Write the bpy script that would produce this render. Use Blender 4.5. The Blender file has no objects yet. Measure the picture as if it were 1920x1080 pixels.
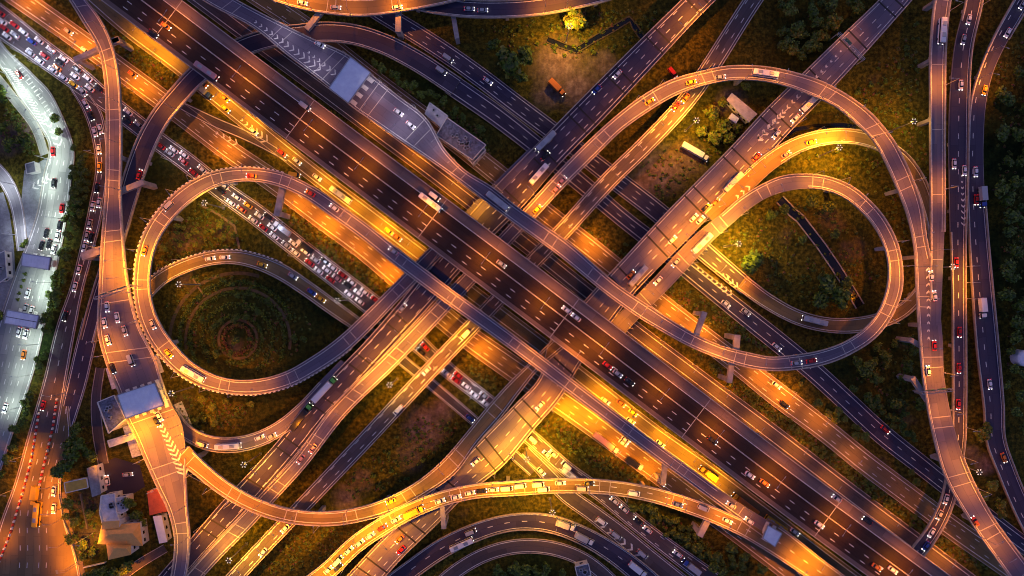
import bpy, bmesh, math, random
import numpy as np
from mathutils import Vector, Matrix

random.seed(7)
S = bpy.context.scene
COL = S.collection
PI = math.pi

# ------------------------------------------------------------------ camera, sky, sun, exposure
CAM_H = 310.0            # drone height in metres
HALF_W = 230.0           # half the ground width that the lens takes in at that height
cam = bpy.data.cameras.new("camera")
cam.sensor_width = 36.0
cam.lens = 18.0 * CAM_H / HALF_W
cam.clip_start = 1.0
cam.clip_end = 9000.0
camo = bpy.data.objects.new("camera", cam)
camo.location = (0, 0, CAM_H)
COL.objects.link(camo)
S.camera = camo

SUN_EL, SUN_ROT = math.radians(1.5), math.radians(-60)
world = bpy.data.worlds.new("World")
S.world = world
world.use_nodes = True
wn = world.node_tree
bg = wn.nodes["Background"]
sky = wn.nodes.new("ShaderNodeTexSky")
sky.sky_type = 'NISHITA'
sky.sun_disc = False
sky.sun_elevation = SUN_EL
sky.sun_rotation = SUN_ROT
sky.air_density = 1.0
sky.ozone_density = 2.2
wtint = wn.nodes.new("ShaderNodeMix")
wtint.data_type = 'RGBA'
wtint.blend_type = 'MULTIPLY'
wtint.inputs[0].default_value = 1.0
wtint.inputs[7].default_value = (0.84, 0.61, 1.0, 1)      # the violet of a humid dusk sky
wn.links.new(sky.outputs[0], wtint.inputs[6])
wn.links.new(wtint.outputs[2], bg.inputs[0])
bg.inputs[1].default_value = 0.066

sl = bpy.data.lights.new("sun", 'SUN')
sl.energy = 0.04
sl.angle = math.radians(12)
sl.color = (1.0, 0.72, 0.66)
so = bpy.data.objects.new("sun", sl)
so.rotation_euler = (math.radians(58), 0, math.radians(115))
so.location = (0, 0, 200)
COL.objects.link(so)

S.view_settings.view_transform = 'Standard'
S.view_settings.look = 'None'
S.view_settings.gamma = 1.0
S.view_settings.exposure = 3.0
S.cycles.filter_width = 1.05
S.cycles.max_bounces = 4
S.cycles.diffuse_bounces = 2
S.cycles.glossy_bounces = 2
S.cycles.transmission_bounces = 2
S.cycles.sample_clamp_indirect = 4.0
S.cycles.use_light_tree = True
try:
    S.cycles.use_denoising = True
except Exception:
    pass
LAMP = 0.46              # one dial for every street lamp
SODIUM = (1.0, 0.265, 0.0)
AMBER = (1.0, 0.37, 0.0)
MERCURY = (0.82, 1.0, 0.86)


def W(px, py, z=0.0):
    """photo pixel (1920 x 1080) on the level z -> world point"""
    k = HALF_W / 960.0 * (CAM_H - z) / CAM_H
    return Vector(((px - 960.0) * k, (540.0 - py) * k, z))


# ------------------------------------------------------------------ materials
def nt(m):
    m.use_nodes = True
    t = m.node_tree
    return t, t.nodes, t.links, t.nodes["Principled BSDF"]


def mat_plain(name, col, rough=0.6, metal=0.0, var=0.0, scale=0.4, emit=None, es=0.0, spec=None):
    m = bpy.data.materials.new(name)
    t, n, l, b = nt(m)
    b.inputs["Base Color"].default_value = (*col, 1)
    b.inputs["Roughness"].default_value = rough
    b.inputs["Metallic"].default_value = metal
    if spec is not None:
        b.inputs["Specular IOR Level"].default_value = spec
    if var:
        g = n.new("ShaderNodeNewGeometry")
        x = n.new("ShaderNodeTexNoise")
        x.inputs["Scale"].default_value = scale
        x.inputs["Detail"].default_value = 5
        x.inputs["Roughness"].default_value = 0.7
        l.new(g.outputs["Position"], x.inputs["Vector"])
        r = n.new("ShaderNodeValToRGB")
        r.color_ramp.elements[0].position = 0.3
        r.color_ramp.elements[1].position = 0.7
        r.color_ramp.elements[0].color = (*[c * (1 - var) for c in col], 1)
        r.color_ramp.elements[1].color = (*[min(1, c * (1 + var)) for c in col], 1)
        l.new(x.outputs["Fac"], r.inputs[0])
        l.new(r.outputs[0], b.inputs["Base Color"])
    if emit:
        b.inputs["Emission Color"].default_value = (*emit, 1)
        b.inputs["Emission Strength"].default_value = es
        try:
            m.cycles.emission_sampling = 'NONE'
        except Exception:
            pass
    return m


def mat_road(name, dark, light, rough=0.55, streak=0.70, slab=0.0):
    """asphalt: wheel-worn streaks along the road (UV: metres across, metres along), patches and grain"""
    m = bpy.data.materials.new(name)
    t, n, l, b = nt(m)
    uv = n.new("ShaderNodeUVMap")
    mp = n.new("ShaderNodeMapping")
    mp.inputs["Scale"].default_value = (0.95, 0.012, 1)
    l.new(uv.outputs[0], mp.inputs[0])
    s = n.new("ShaderNodeTexNoise")
    s.inputs["Scale"].default_value = 1.0
    s.inputs["Detail"].default_value = 4
    s.inputs["Roughness"].default_value = 0.65
    l.new(mp.outputs[0], s.inputs["Vector"])
    g = n.new("ShaderNodeNewGeometry")
    p = n.new("ShaderNodeTexNoise")
    p.inputs["Scale"].default_value = 0.06
    p.inputs["Detail"].default_value = 6
    p.inputs["Roughness"].default_value = 0.7
    l.new(g.outputs["Position"], p.inputs["Vector"])
    f = n.new("ShaderNodeTexNoise")
    f.inputs["Scale"].default_value = 1.3
    f.inputs["Detail"].default_value = 3
    l.new(g.outputs["Position"], f.inputs["Vector"])
    a1 = n.new("ShaderNodeMath"); a1.operation = 'MULTIPLY'; a1.inputs[1].default_value = streak
    l.new(s.outputs["Fac"], a1.inputs[0])
    a2 = n.new("ShaderNodeMath"); a2.operation = 'MULTIPLY_ADD'; a2.inputs[1].default_value = 0.8 - streak * 0.6
    l.new(p.outputs["Fac"], a2.inputs[0]); l.new(a1.outputs[0], a2.inputs[2])
    a3 = n.new("ShaderNodeMath"); a3.operation = 'MULTIPLY_ADD'; a3.inputs[1].default_value = 0.3
    l.new(f.outputs["Fac"], a3.inputs[0]); l.new(a2.outputs[0], a3.inputs[2])
    r = n.new("ShaderNodeValToRGB")
    r.color_ramp.elements[0].position = 0.42
    r.color_ramp.elements[1].position = 0.62
    r.color_ramp.elements[0].color = (*dark, 1)
    r.color_ramp.elements[1].color = (*light, 1)
    l.new(a3.outputs[0], r.inputs[0])
    bk = n.new("ShaderNodeTexBrick")                     # paving lifts and repair patches, each its own shade
    bk.inputs["Scale"].default_value = 1.0
    bk.inputs["Brick Width"].default_value = 17.0
    bk.inputs["Row Height"].default_value = 3.4
    bk.inputs["Mortar Size"].default_value = 0.06
    bk.inputs["Color1"].default_value = (0.72, 0.72, 0.74, 1)
    bk.inputs["Color2"].default_value = (1.18, 1.16, 1.14, 1)
    bk.inputs["Mortar"].default_value = (0.5, 0.5, 0.5, 1)
    sw = n.new("ShaderNodeMapping")
    sw.inputs["Rotation"].default_value = (0, 0, math.pi / 2)
    l.new(uv.outputs[0], sw.inputs[0]); l.new(sw.outputs[0], bk.inputs["Vector"])
    mx = n.new("ShaderNodeMix"); mx.data_type = 'RGBA'; mx.blend_type = 'MULTIPLY'; mx.inputs[0].default_value = 0.75
    l.new(r.outputs[0], mx.inputs[6]); l.new(bk.outputs["Color"], mx.inputs[7])
    l.new(mx.outputs[2], b.inputs["Base Color"])
    b.inputs["Roughness"].default_value = rough
    b.inputs["Specular IOR Level"].default_value = 0.12
    return m


M = {}
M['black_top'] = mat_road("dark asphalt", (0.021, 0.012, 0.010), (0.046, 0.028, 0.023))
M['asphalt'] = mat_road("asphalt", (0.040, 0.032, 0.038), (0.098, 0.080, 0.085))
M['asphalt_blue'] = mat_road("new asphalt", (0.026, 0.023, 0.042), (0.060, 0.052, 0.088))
M['deck_lamplit'] = mat_road("lamp-warmed deck asphalt", (0.072, 0.053, 0.036), (0.190, 0.138, 0.072))  # warm lamp glow put into the asphalt colour, for roads lit throughout
M['deck_dusk'] = mat_road("dusk-tinted deck asphalt", (0.062, 0.055, 0.082), (0.148, 0.128, 0.175))  # violet dusk light put into the asphalt colour, for the dimmer upper ramps
M['pale_road'] = mat_road("pale concrete road", (0.14, 0.14, 0.14), (0.30, 0.30, 0.29))
M['concrete'] = mat_plain("concrete", (0.34, 0.31, 0.30), 0.8, var=0.35, scale=0.25)
M['barrier'] = mat_plain("barrier concrete", (0.42, 0.36, 0.31), 0.75, var=0.35, scale=0.4)
M['shoulder'] = mat_road("concrete shoulder", (0.10, 0.072, 0.068), (0.18, 0.13, 0.12))
M['girder'] = mat_plain("girder concrete", (0.20, 0.18, 0.18), 0.85, var=0.3, scale=0.2)
M['paint'] = mat_plain("road paint", (0.66, 0.64, 0.61), 0.6, var=0.42, scale=.9)
M['joint_black'] = mat_plain("rubber joint", (0.012, 0.012, 0.014), 0.7)
M['joint_pale'] = mat_plain("steel joint", (0.45, 0.42, 0.40), 0.5, var=0.2)
M['kerb_white'] = mat_plain("kerb white", (0.7, 0.68, 0.62), 0.6, var=0.15)
M['kerb_black'] = mat_plain("kerb black", (0.02, 0.02, 0.022), 0.6)
M['kerb_red'] = mat_plain("barrier red", (0.55, 0.03, 0.02), 0.5)
M['galv'] = mat_plain("galvanised steel", (0.42, 0.43, 0.45), 0.45, 0.6, var=0.1)
M['mast_steel'] = mat_plain("weathered mast steel", (0.20, 0.20, 0.21), 0.6, 0.3, var=0.2)
M['canopy'] = mat_plain("canopy sheet", (0.74, 0.82, 0.97), 0.5, var=0.12, scale=0.3)
M['canopy_white'] = mat_plain("white canopy sheet", (0.80, 0.84, 0.92), 0.5, var=0.12, scale=0.3)
M['roof_dark'] = mat_plain("dark flat roof", (0.15, 0.16, 0.21), 0.7, var=0.7, scale=0.8)
M['roof_grey'] = mat_plain("grey flat roof", (0.22, 0.23, 0.24), 0.7, var=0.35, scale=0.5)
M['roof_white'] = mat_plain("white flat roof", (0.60, 0.58, 0.60), 0.7, var=0.25, scale=0.5)
M['roof_red'] = mat_plain("red sheet roof", (0.46, 0.10, 0.035), 0.6, var=0.25, scale=0.5)
M['roof_yellow'] = mat_plain("ochre panel", (0.55, 0.33, 0.05), 0.6, var=0.2)
M['wall_white'] = mat_plain("white render", (0.62, 0.60, 0.57), 0.8, var=0.15)
M['garden_soil'] = mat_plain("garden path soil", (0.085, 0.065, 0.035), 0.95, var=0.5, scale=.5)
M['soil_bank'] = mat_plain("earth path", (0.17, 0.125, 0.085), 0.95, var=0.35, scale=0.5)
M['water'] = mat_plain("dark water", (0.008, 0.010, 0.012), 0.12)
M['trunk'] = mat_plain("bark", (0.09, 0.065, 0.045), 0.9, var=0.3, scale=3)
M['leaf_dark'] = mat_plain("dark leaves", (0.034, 0.066, 0.004), 0.6)
M['leaf_mid'] = mat_plain("leaves", (0.085, 0.145, 0.006), 0.6)
M['leaf_pale'] = mat_plain("pale leaves", (0.19, 0.235, 0.012), 0.6)
M['leaf_olive'] = mat_plain("olive leaves", (0.165, 0.145, 0.012), 0.6)
M['leaf_rust'] = mat_plain("rusty leaves", (0.16, 0.05, 0.03), 0.6)
M['glass'] = mat_plain("vehicle glass", (0.012, 0.014, 0.018), 0.08)
M['tyre'] = mat_plain("tyre rubber", (0.015, 0.015, 0.015), 0.8)
M['head'] = mat_plain("headlight", (0.9, 0.9, 0.9), 0.3, emit=(1.0, 0.93, 0.82), es=.8)
M['tail'] = mat_plain("tail light", (0.5, 0.01, 0.01), 0.3, emit=(1.0, 0.02, 0.02), es=.22)
M['lamp_glow'] = mat_plain("sodium lamp", (1, 0.7, 0.3), 0.3, emit=(1.0, 0.55, 0.12), es=5)
M['lamp_glow_white'] = mat_plain("mercury lamp", (0.9, 1, 0.95), 0.3, emit=(0.85, 1.0, 0.9), es=4)
M['mast_glow'] = mat_plain("mast lamp", (1, 0.9, 0.7), 0.3, emit=(1.0, 0.85, 0.65), es=.1)

PAINTS = {
    'white': ((0.80, 0.80, 0.80), 'white'), 'silver': ((0.42, 0.43, 0.46), 'silver'), 'black': ((0.015, 0.016, 0.02), 'black'),
    'red': ((0.50, 0.02, 0.02), 'red'), 'yellow': ((0.80, 0.44, 0.02), 'yellow'), 'blue': ((0.03, 0.07, 0.35), 'blue'),
    'green': ((0.10, 0.42, 0.08), 'green'), 'orange': ((0.75, 0.22, 0.03), 'orange'), 'brown': ((0.20, 0.08, 0.04), 'brown'),
    'pink': ((0.50, 0.26, 0.28), 'pink'),
}
PM = {k: mat_plain("paint " + k, v[0], 0.28) for k, v in PAINTS.items()}


# ------------------------------------------------------------------ mesh helpers
class MB:
    """collects verts, faces, material indices (and UVs), then links ONE mesh object"""

    def __init__(self):
        self.v, self.f, self.m, self.uv = [], [], [], []

    def add(self, vs, fs, mi=0, uvs=None):
        o = len(self.v)
        self.v += [tuple(x) for x in vs]
        for k, f in enumerate(fs):
            self.f.append([o + i for i in f])
            self.m.append(mi)
            self.uv.append([uvs[i] for i in f] if uvs else None)

    def box(self, c, s, rz=0.0, mi=0, taper=1.0):
        hx, hy, hz = s[0] / 2, s[1] / 2, s[2] / 2
        ca, sa = math.cos(rz), math.sin(rz)
        vs = []
        for z, k in ((-hz, 1.0), (hz, taper)):
            for x, y in ((-hx, -hy), (hx, -hy), (hx, hy), (-hx, hy)):
                x, y = x * k, y * k
                vs.append((c[0] + x * ca - y * sa, c[1] + x * sa + y * ca, c[2] + z))
        self.add(vs, [(3, 2, 1, 0), (4, 5, 6, 7), (0, 1, 5, 4), (1, 2, 6, 5), (2, 3, 7, 6), (3, 0, 4, 7)], mi)

    def prism(self, pts, z0, z1, mi=0, mt=None, inset=0.0):
        """vertical prism over a polygon (list of xy, counter-clockwise)"""
        n = len(pts)
        if sum(pts[i][0] * pts[(i + 1) % n][1] - pts[(i + 1) % n][0] * pts[i][1] for i in range(n)) < 0:
            pts = list(reversed(pts))
        cx, cy = sum(p[0] for p in pts) / n, sum(p[1] for p in pts) / n
        top = [(cx + (p[0] - cx) * (1 - inset), cy + (p[1] - cy) * (1 - inset)) for p in pts]
        vs = [(p[0], p[1], z0) for p in pts] + [(p[0], p[1], z1) for p in top]
        self.add(vs, [tuple(range(n - 1, -1, -1))] + [(i, (i + 1) % n, n + (i + 1) % n, n + i) for i in range(n)], mi)
        self.add([(p[0], p[1], z1) for p in top], [tuple(range(n))], mi if mt is None else mt)

    def tube(self, a, b, r0, r1, n=8, mi=0):
        a, b = Vector(a), Vector(b)
        d = (b - a).normalized()
        u = d.cross(Vector((0, 0, 1)) if abs(d.z) < 0.95 else Vector((1, 0, 0))).normalized()
        w = d.cross(u)
        vs = []
        for p, r in ((a, r0), (b, r1)):
            for i in range(n):
                t = 2 * PI * i / n
                vs.append(p + (u * math.cos(t) + w * math.sin(t)) * r)
        self.add(vs, [(i, i + n, (i + 1) % n + n, (i + 1) % n) for i in range(n)] + [tuple(range(n)), tuple(range(2 * n - 1, n - 1, -1))], mi)

    def build(self, name, mats, parent=None, loc=(0, 0, 0), smooth=False):
        me = bpy.data.meshes.new(name)
        o = Vector(loc)
        if parent is None and o.length:
            vs = [(x - o.x, y - o.y, z - o.z) for x, y, z in self.v]
        else:
            vs = self.v
        me.from_pydata(vs, [], self.f)
        for mm in (mats if isinstance(mats, (list, tuple)) else [mats]):
            me.materials.append(mm)
        me.polygons.foreach_set("material_index", self.m)
        if any(u is not None for u in self.uv):
            lay = me.uv_layers.new(name="UVMap")
            k = 0
            for f, u in zip(self.f, self.uv):
                for j in range(len(f)):
                    lay.data[k].uv = u[j] if u else (0, 0)
                    k += 1
        if smooth:
            me.polygons.foreach_set("use_smooth", [True] * len(me.polygons))
        me.update()
        ob = bpy.data.objects.new(name, me)
        COL.objects.link(ob)
        if parent is not None:
            ob.parent = parent
            if o.length:
                me.transform(Matrix.Translation(-o))
        else:
            ob.location = o
        return ob


def tag(o, label=None, cat=None, group=None, kind=None):
    if label: o['label'] = label
    if cat: o['category'] = cat
    if group: o['group'] = group
    if kind: o['kind'] = kind
    return o


def empty(name, loc, rz=0.0):
    o = bpy.data.objects.new(name, None)
    o.empty_display_size = 0.5
    o.location = loc
    o.rotation_euler = (0, 0, rz)
    COL.objects.link(o)
    return o


def copy_tree(o, parent=None):
    c = o.copy()
    COL.objects.link(c)
    if parent is not None:
        c.parent = parent
    for ch in list(o.children):
        if ch.type != 'LIGHT':
            copy_tree(ch, c)
    return c


ORD = ("first second third fourth fifth sixth seventh eighth ninth tenth eleventh twelfth thirteenth fourteenth fifteenth sixteenth "
       "seventeenth eighteenth nineteenth twentieth").split()
TENS = {20: 'twenty', 30: 'thirty', 40: 'forty', 50: 'fifty', 60: 'sixty', 70: 'seventy', 80: 'eighty', 90: 'ninety'}


def ordinal(i):
    n = i + 1
    if n <= 20:
        return ORD[n - 1]
    t, u = n // 10 * 10, n % 10
    if u == 0:
        return TENS[t][:-1] + 'ieth'
    return TENS[t] + '-' + ORD[u - 1]


# ------------------------------------------------------------------ roads
def catmull(P, per):
    """index-uniform Catmull-Rom through rows of P, `per` samples in each span"""
    P = np.array(P, float)
    n = len(P)
    out = []
    for i in range(n - 1):
        p0 = P[i - 1] if i > 0 else 2 * P[0] - P[1]
        p1, p2 = P[i], P[i + 1]
        p3 = P[i + 2] if i + 2 < n else 2 * P[-1] - P[-2]
        # centripetal-style tangents scaled by span length, so uneven spacing does not overshoot
        d01 = max(1e-6, np.hypot(*(p1 - p0)[:2])); d12 = max(1e-6, np.hypot(*(p2 - p1)[:2])); d23 = max(1e-6, np.hypot(*(p3 - p2)[:2]))
        m1 = ((p1 - p0) / d01 * d12 + (p2 - p1) / d12 * d01) / (d01 + d12) * d12
        m2 = ((p2 - p1) / d12 * d23 + (p3 - p2) / d23 * d12) / (d12 + d23) * d12
        k = per[i]
        for j in range(k):
            t = j / k
            t2, t3 = t * t, t * t * t
            out.append((2 * t3 - 3 * t2 + 1) * p1 + (t3 - 2 * t2 + t) * m1 + (-2 * t3 + 3 * t2) * p2 + (t3 - t2) * m2)
    out.append(P[-1])
    return np.array(out)


ROADS = {}


class Road:
    def __init__(self, key, phrase, pts, ground=False, ends=('upper', 'lower')):
        """pts rows: (cx, cy, width_px, z) or (lx, ly, rx, ry, z)"""
        self.key, self.phrase, self.ground, self.ends = key, phrase, ground, ends
        rows = []
        if len(pts[0]) == 5:
            rows = pts
        else:
            n = len(pts)
            C = np.array([p[:2] for p in pts], float)
            for i, p in enumerate(pts):
                if 0 < i < n - 1:
                    a, b = C[i] - C[i - 1], C[i + 1] - C[i]
                    la, lb = np.hypot(*a), np.hypot(*b)
                    d = a / la * lb + b / lb * la
                else:
                    d = C[1] - C[0] if i == 0 else C[-1] - C[-2]
                d = d / np.hypot(*d)
                nx, ny = -d[1], d[0]
                h = p[2] / 2
                rows.append((p[0] - nx * h, p[1] - ny * h, p[0] + nx * h, p[1] + ny * h, p[3]))
        mid = np.array([((r[0] + r[2]) / 2, (r[1] + r[3]) / 2) for r in rows])
        per = [max(1, int(round(np.hypot(*(mid[i + 1] - mid[i])) / 9.0))) for i in range(len(mid) - 1)]
        sm = catmull([(r[0], r[1], r[2], r[3], r[4]) for r in rows], per)
        # tangents by centre need a centre-first ordering for the span lengths
        self.px = np.stack([(sm[:, 0] + sm[:, 2]) / 2, (sm[:, 1] + sm[:, 3]) / 2], 1)
        self.z = sm[:, 4]
        self.L = np.array([W(a, b, z) for a, b, z in zip(sm[:, 0], sm[:, 1], self.z)])
        self.R = np.array([W(a, b, z) for a, b, z in zip(sm[:, 2], sm[:, 3], self.z)])
        self.C = (self.L + self.R) / 2
        d = self.R - self.L
        self.wid = np.hypot(d[:, 0], d[:, 1])
        self.dir = d / self.wid[:, None]
        self.dir[:, 2] = 0
        seg = np.linalg.norm(np.diff(self.C, axis=0), axis=1)
        self.s = np.concatenate([[0], np.cumsum(seg)])
        self.len = self.s[-1]
        ROADS[key] = self

    def at(self, s, off):
        """point at distance s along, `off` metres from the centre towards R"""
        i = int(np.clip(np.searchsorted(self.s, s) - 1, 0, len(self.s) - 2))
        t = (s - self.s[i]) / max(1e-6, self.s[i + 1] - self.s[i])
        c = self.C[i] * (1 - t) + self.C[i + 1] * t
        d = self.dir[i] * (1 - t) + self.dir[i + 1] * t
        d = d / np.linalg.norm(d)
        return Vector(c + d * off)

    def width(self, s):
        return float(np.interp(s, self.s, self.wid))

    def tan(self, s):
        a, b = self.at(max(0, s - 2), 0), self.at(min(self.len, s + 2), 0)
        return math.atan2(b.y - a.y, b.x - a.x)

    def near(self, px, py):
        d = np.hypot(self.px[:, 0] - px, self.px[:, 1] - py)
        i = int(np.argmin(d))
        best, bs = 1e9, self.s[i]
        for j in (i - 1, i):
            if 0 <= j < len(self.px) - 1:
                a, b = self.px[j], self.px[j + 1]
                ab = b - a
                t = float(np.clip(((px - a[0]) * ab[0] + (py - a[1]) * ab[1]) / max(1e-6, ab @ ab), 0, 1))
                q = a + ab * t
                dd = math.hypot(q[0] - px, q[1] - py)
                if dd < best:
                    best, bs = dd, self.s[j] + (self.s[j + 1] - self.s[j]) * t
        return bs

    def zat(self, s):
        return float(np.interp(s, self.s, self.z))

    # --- strips
    def strip(self, mb, u0, u1, dz, s0=0.0, s1=None, mi=0, frm='L'):
        """flat strip between lateral offsets in metres measured from L (or R / C) for s in [s0, s1]"""
        s1 = self.len if s1 is None else s1
        ss = [s0] + [x for x in self.s if s0 + .05 < x < s1 - .05] + [s1]
        vs, uvs = [], []
        for s in ss:
            w = self.width(s)
            base = {'L': -w / 2, 'R': w / 2, 'C': 0.0}[frm]
            a, b = (u0(w), u1(w)) if callable(u0) else (base + u0, base + u1)
            p, q = self.at(s, a), self.at(s, b)
            vs += [(p.x, p.y, p.z + dz), (q.x, q.y, q.z + dz)]
            uvs += [(a, s), (b, s)]
        mb.add(vs, [(2 * i + 1, 2 * i + 3, 2 * i + 2, 2 * i) if self._ccw else (2 * i, 2 * i + 2, 2 * i + 3, 2 * i + 1) for i in range(len(ss) - 1)], mi, uvs)

    _ccw = True

    def wall(self, mb, off, th, z0, z1, s0, s1, frm='L', mi=0):
        """barrier of thickness th whose outer face lies `off` metres inside the edge"""
        ss = [s0] + [x for x in self.s if s0 + .05 < x < s1 - .05] + [s1]
        vs = []
        for s in ss:
            w = self.width(s)
            if frm == 'L': a, b = -w / 2 + off, -w / 2 + off + th
            elif frm == 'R': a, b = w / 2 - off - th, w / 2 - off
            else: a, b = off - th / 2, off + th / 2
            p, q = self.at(s, a), self.at(s, b)
            vs += [(p.x, p.y, p.z + z0), (q.x, q.y, q.z + z0), (q.x, q.y, q.z + z1), (p.x, p.y, p.z + z1)]
        fs = []
        for i in range(len(ss) - 1):
            o = 4 * i
            fs += [(o, o + 4, o + 7, o + 3)[::-1], (o + 1, o + 2, o + 6, o + 5)[::-1], (o + 3, o + 7, o + 6, o + 2)[::-1], (o, o + 1, o + 5, o + 4)[::-1]]
        e = 4 * (len(ss) - 1)
        fs += [(0, 3, 2, 1), (e, e + 1, e + 2, e + 3)]
        mb.add(vs, fs, mi)


def dashes(r, mb, off, s0, s1, frm='C', ln=2.4, gap=5.4, wd=0.3, dz=0.03):
    s = s0 + 1.0
    while s + ln < s1:
        r.strip(mb, off - wd / 2, off + wd / 2, dz, s, s + ln, 0, frm)
        s += ln + gap


def chevrons(mb, a, b, w0, w1, z, step=3.6, th=0.75, flip=False):
    """arrowhead gore markings between photo points a -> b, width w0 -> w1 metres"""
    A, B = W(*a, z), W(*b, z)
    d = (B - A)
    n = max(2, int(d.length / step))
    d.normalize()
    q = Vector((-d.y, d.x, 0))
    for i in range(n):
        t = (i + .5) / n
        c = A + (B - A) * t
        h = (w0 + (w1 - w0) * t) / 2
        k = h * (-0.9 if flip else 0.9)
        tip = c + d * k
        for sgn in (1, -1):
            e = c + q * (h * sgn)
            vs = [tip, e, e - d * (th * 1.5), tip - d * (th * 1.5)]
            vs = [(v.x, v.y, z + 0.035) for v in vs]
            mb.add(vs, [(0, 1, 2, 3) if sgn > 0 else (3, 2, 1, 0)], 0)


def line(mb, a, b, z, wd=0.3, dz=0.035):
    A, B = W(*a, z), W(*b, z)
    d = (B - A).normalized()
    q = Vector((-d.y, d.x, 0)) * (wd / 2)
    mb.add([(v.x, v.y, z + dz) for v in (A - q, B - q, B + q, A + q)], [(0, 1, 2, 3)], 0)


# ------------------------------------------------------------------ road courses (photo pixels, width in pixels, height in metres)
Road('A', "the wide dark expressway", [(190, -56, 91, 18), (265, 0, 91, 18), (480, 162, 91, 18), (620, 267, 91, 18), (960, 522, 93, 18), (1337, 808, 92, 18), (1440, 886, 92, 18), (1710, 1084, 92, 18), (1800, 1150, 92, 18)])
Road('B', "the ramp looping round the canal field", [
    (395, -30, 365, -8, 17.2), (437, -4, 408, 17, 17.2), (485, 22, 463, 45, 17.2), (580, 70, 540, 105, 17.2), (660, 108, 612, 160, 17.2), (697, 140, 655, 197, 17.2), (747, 180, 705, 232, 17.2),
    (800, 222, 757, 268, 17.2), (836, 282, 810, 304, 17.2), (870, 317, 852, 334, 17.2), (925, 352, 905, 374, 17.2), (960, 380, 943, 403, 17.2), (1060, 450, 1043, 476, 17.2), (1167, 540, 1150, 562, 17.2),
    (1220, 575, 1203, 599, 17), (1255, 598, 1240, 621, 17), (1305, 627, 1293, 650, 16.8), (1360, 650, 1352, 674, 16.5), (1410, 662, 1405, 690, 16.2), (1440, 668, 1440, 695, 16), (1490, 665, 1500, 692, 15.6),
    (1540, 656, 1550, 682, 15.2), (1580, 642, 1592, 665, 14.8), (1610, 624, 1630, 642, 14.4), (1635, 600, 1657, 615, 14), (1652, 572, 1677, 582, 13.6), (1662, 540, 1690, 545, 13), (1665, 502, 1691, 500, 12.5),
    (1656, 460, 1681, 453, 12), (1638, 425, 1659, 410, 11.7), (1612, 395, 1630, 376, 11.4), (1580, 370, 1593, 347, 11.1), (1547, 357, 1552, 331, 10.8), (1505, 354, 1503, 326, 10.5), (1465, 361, 1458, 332, 10.2),
    (1438, 371, 1425, 347, 10), (1405, 392, 1388, 370, 9.8), (1372, 420, 1354, 399, 9.5), (1335, 453, 1315, 430, 9.3), (1308, 483, 1285, 458, 9.26), (1255, 540, 1231, 516, 9.26), (1200, 595, 1178, 570, 9.26), (1150, 648, 1128, 622, 9.26)])
Road('N1', "the wide bridge with paired black joints", [
    (1337, -60, 1370, -27, 9.2), (1277, 0, 1310, 33, 9.2), (1185, 90, 1222, 127, 9.2), (1095, 180, 1135, 220, 9.2), (1007, 270, 1047, 310, 9.2), (938, 340, 985, 382, 9.2), (862, 425, 905, 463, 9.2), (742, 575, 777, 606, 9.2), (685, 640, 720, 667, 9.2), (627, 700, 665, 727, 9.2),
    (575, 757, 612, 782, 9.2), (525, 822, 560, 847, 9.2), (478, 875, 515, 899, 9.2), (420, 937, 460, 960, 9.2), (360, 1007, 395, 1030, 9.2), (290, 1088, 322, 1112, 9.2)])
Road('C', "the tall outer ramp", [
    (1945, 1158, 1975, 1125, 13), (1890, 1080, 1922, 1052, 13.5), (1810, 965, 1850, 950, 14), (1772, 897, 1817, 885, 14), (1747, 810, 1790, 805, 14), (1730, 715, 1771, 710, 14), (1722, 627, 1767, 630, 14), (1717, 540, 1757, 540, 14),
    (1711, 450, 1736, 445, 14.3), (1697, 395, 1727, 385, 14.6), (1680, 352, 1711, 337, 15), (1660, 307, 1693, 297, 15), (1637, 265, 1671, 258, 15.3), (1605, 233, 1635, 215, 15.5), (1565, 200, 1590, 180, 15.5), (1522, 180, 1540, 153, 15.5), (1477, 163, 1488, 136, 15.5),
    (1425, 152, 1430, 125, 15.5), (1372, 151, 1366, 124, 15), (1322, 160, 1310, 135, 14.5), (1272, 177, 1258, 150, 14), (1212, 212, 1195, 186, 13), (1165, 246, 1147, 224, 12), (1120, 290, 1097, 270, 11), (1067, 342, 1043, 325, 10), (1005, 408, 983, 391, 9.3),
    (850, 575, 827, 556, 9.2), (745, 685, 719, 668, 9.2), (648, 780, 621, 765, 9.2), (572, 877, 549, 862, 9.2), (515, 940, 490, 925, 9.2), (460, 1000, 432, 985, 9.2), (420, 1040, 394, 1025, 9.2), (365, 1100, 340, 1085, 9.2)])
Road('N2', "the slim two-lane viaduct", [(1450, -55, 33, 9), (1412, 0, 33, 9), (1330, 128, 34, 9), (1303, 168, 33, 9), (1210, 272, 33, 9), (1150, 330, 33, 9), (1046, 443, 32, 9), (1010, 480, 32, 9), (893, 604, 30, 9), (790, 712, 31, 9), (697, 812, 31, 9), (565, 951, 30, 9), (480, 1040, 30, 9), (420, 1105, 30, 9)])
Road('E', "the chevron viaduct", [
    (1697, -55, 1732, -25, 9), (1647, 0, 1682, 32, 9), (1576, 68, 1614, 108, 9), (1505, 137, 1547, 180, 9), (1440, 200, 1485, 243, 9), (1375, 270, 1420, 313, 9), (1250, 397, 1295, 443, 9), (1145, 510, 1187, 552, 9), (1090, 570, 1140, 612, 9), (1030, 640, 1085, 688, 9), (1012, 705, 1052, 745, 9),
    (960, 763, 1000, 806, 9), (910, 815, 950, 866, 9), (830, 895, 872, 930, 9), (770, 958, 812, 990, 9), (725, 1000, 765, 1035, 9), (640, 1090, 690, 1118, 9)])
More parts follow.
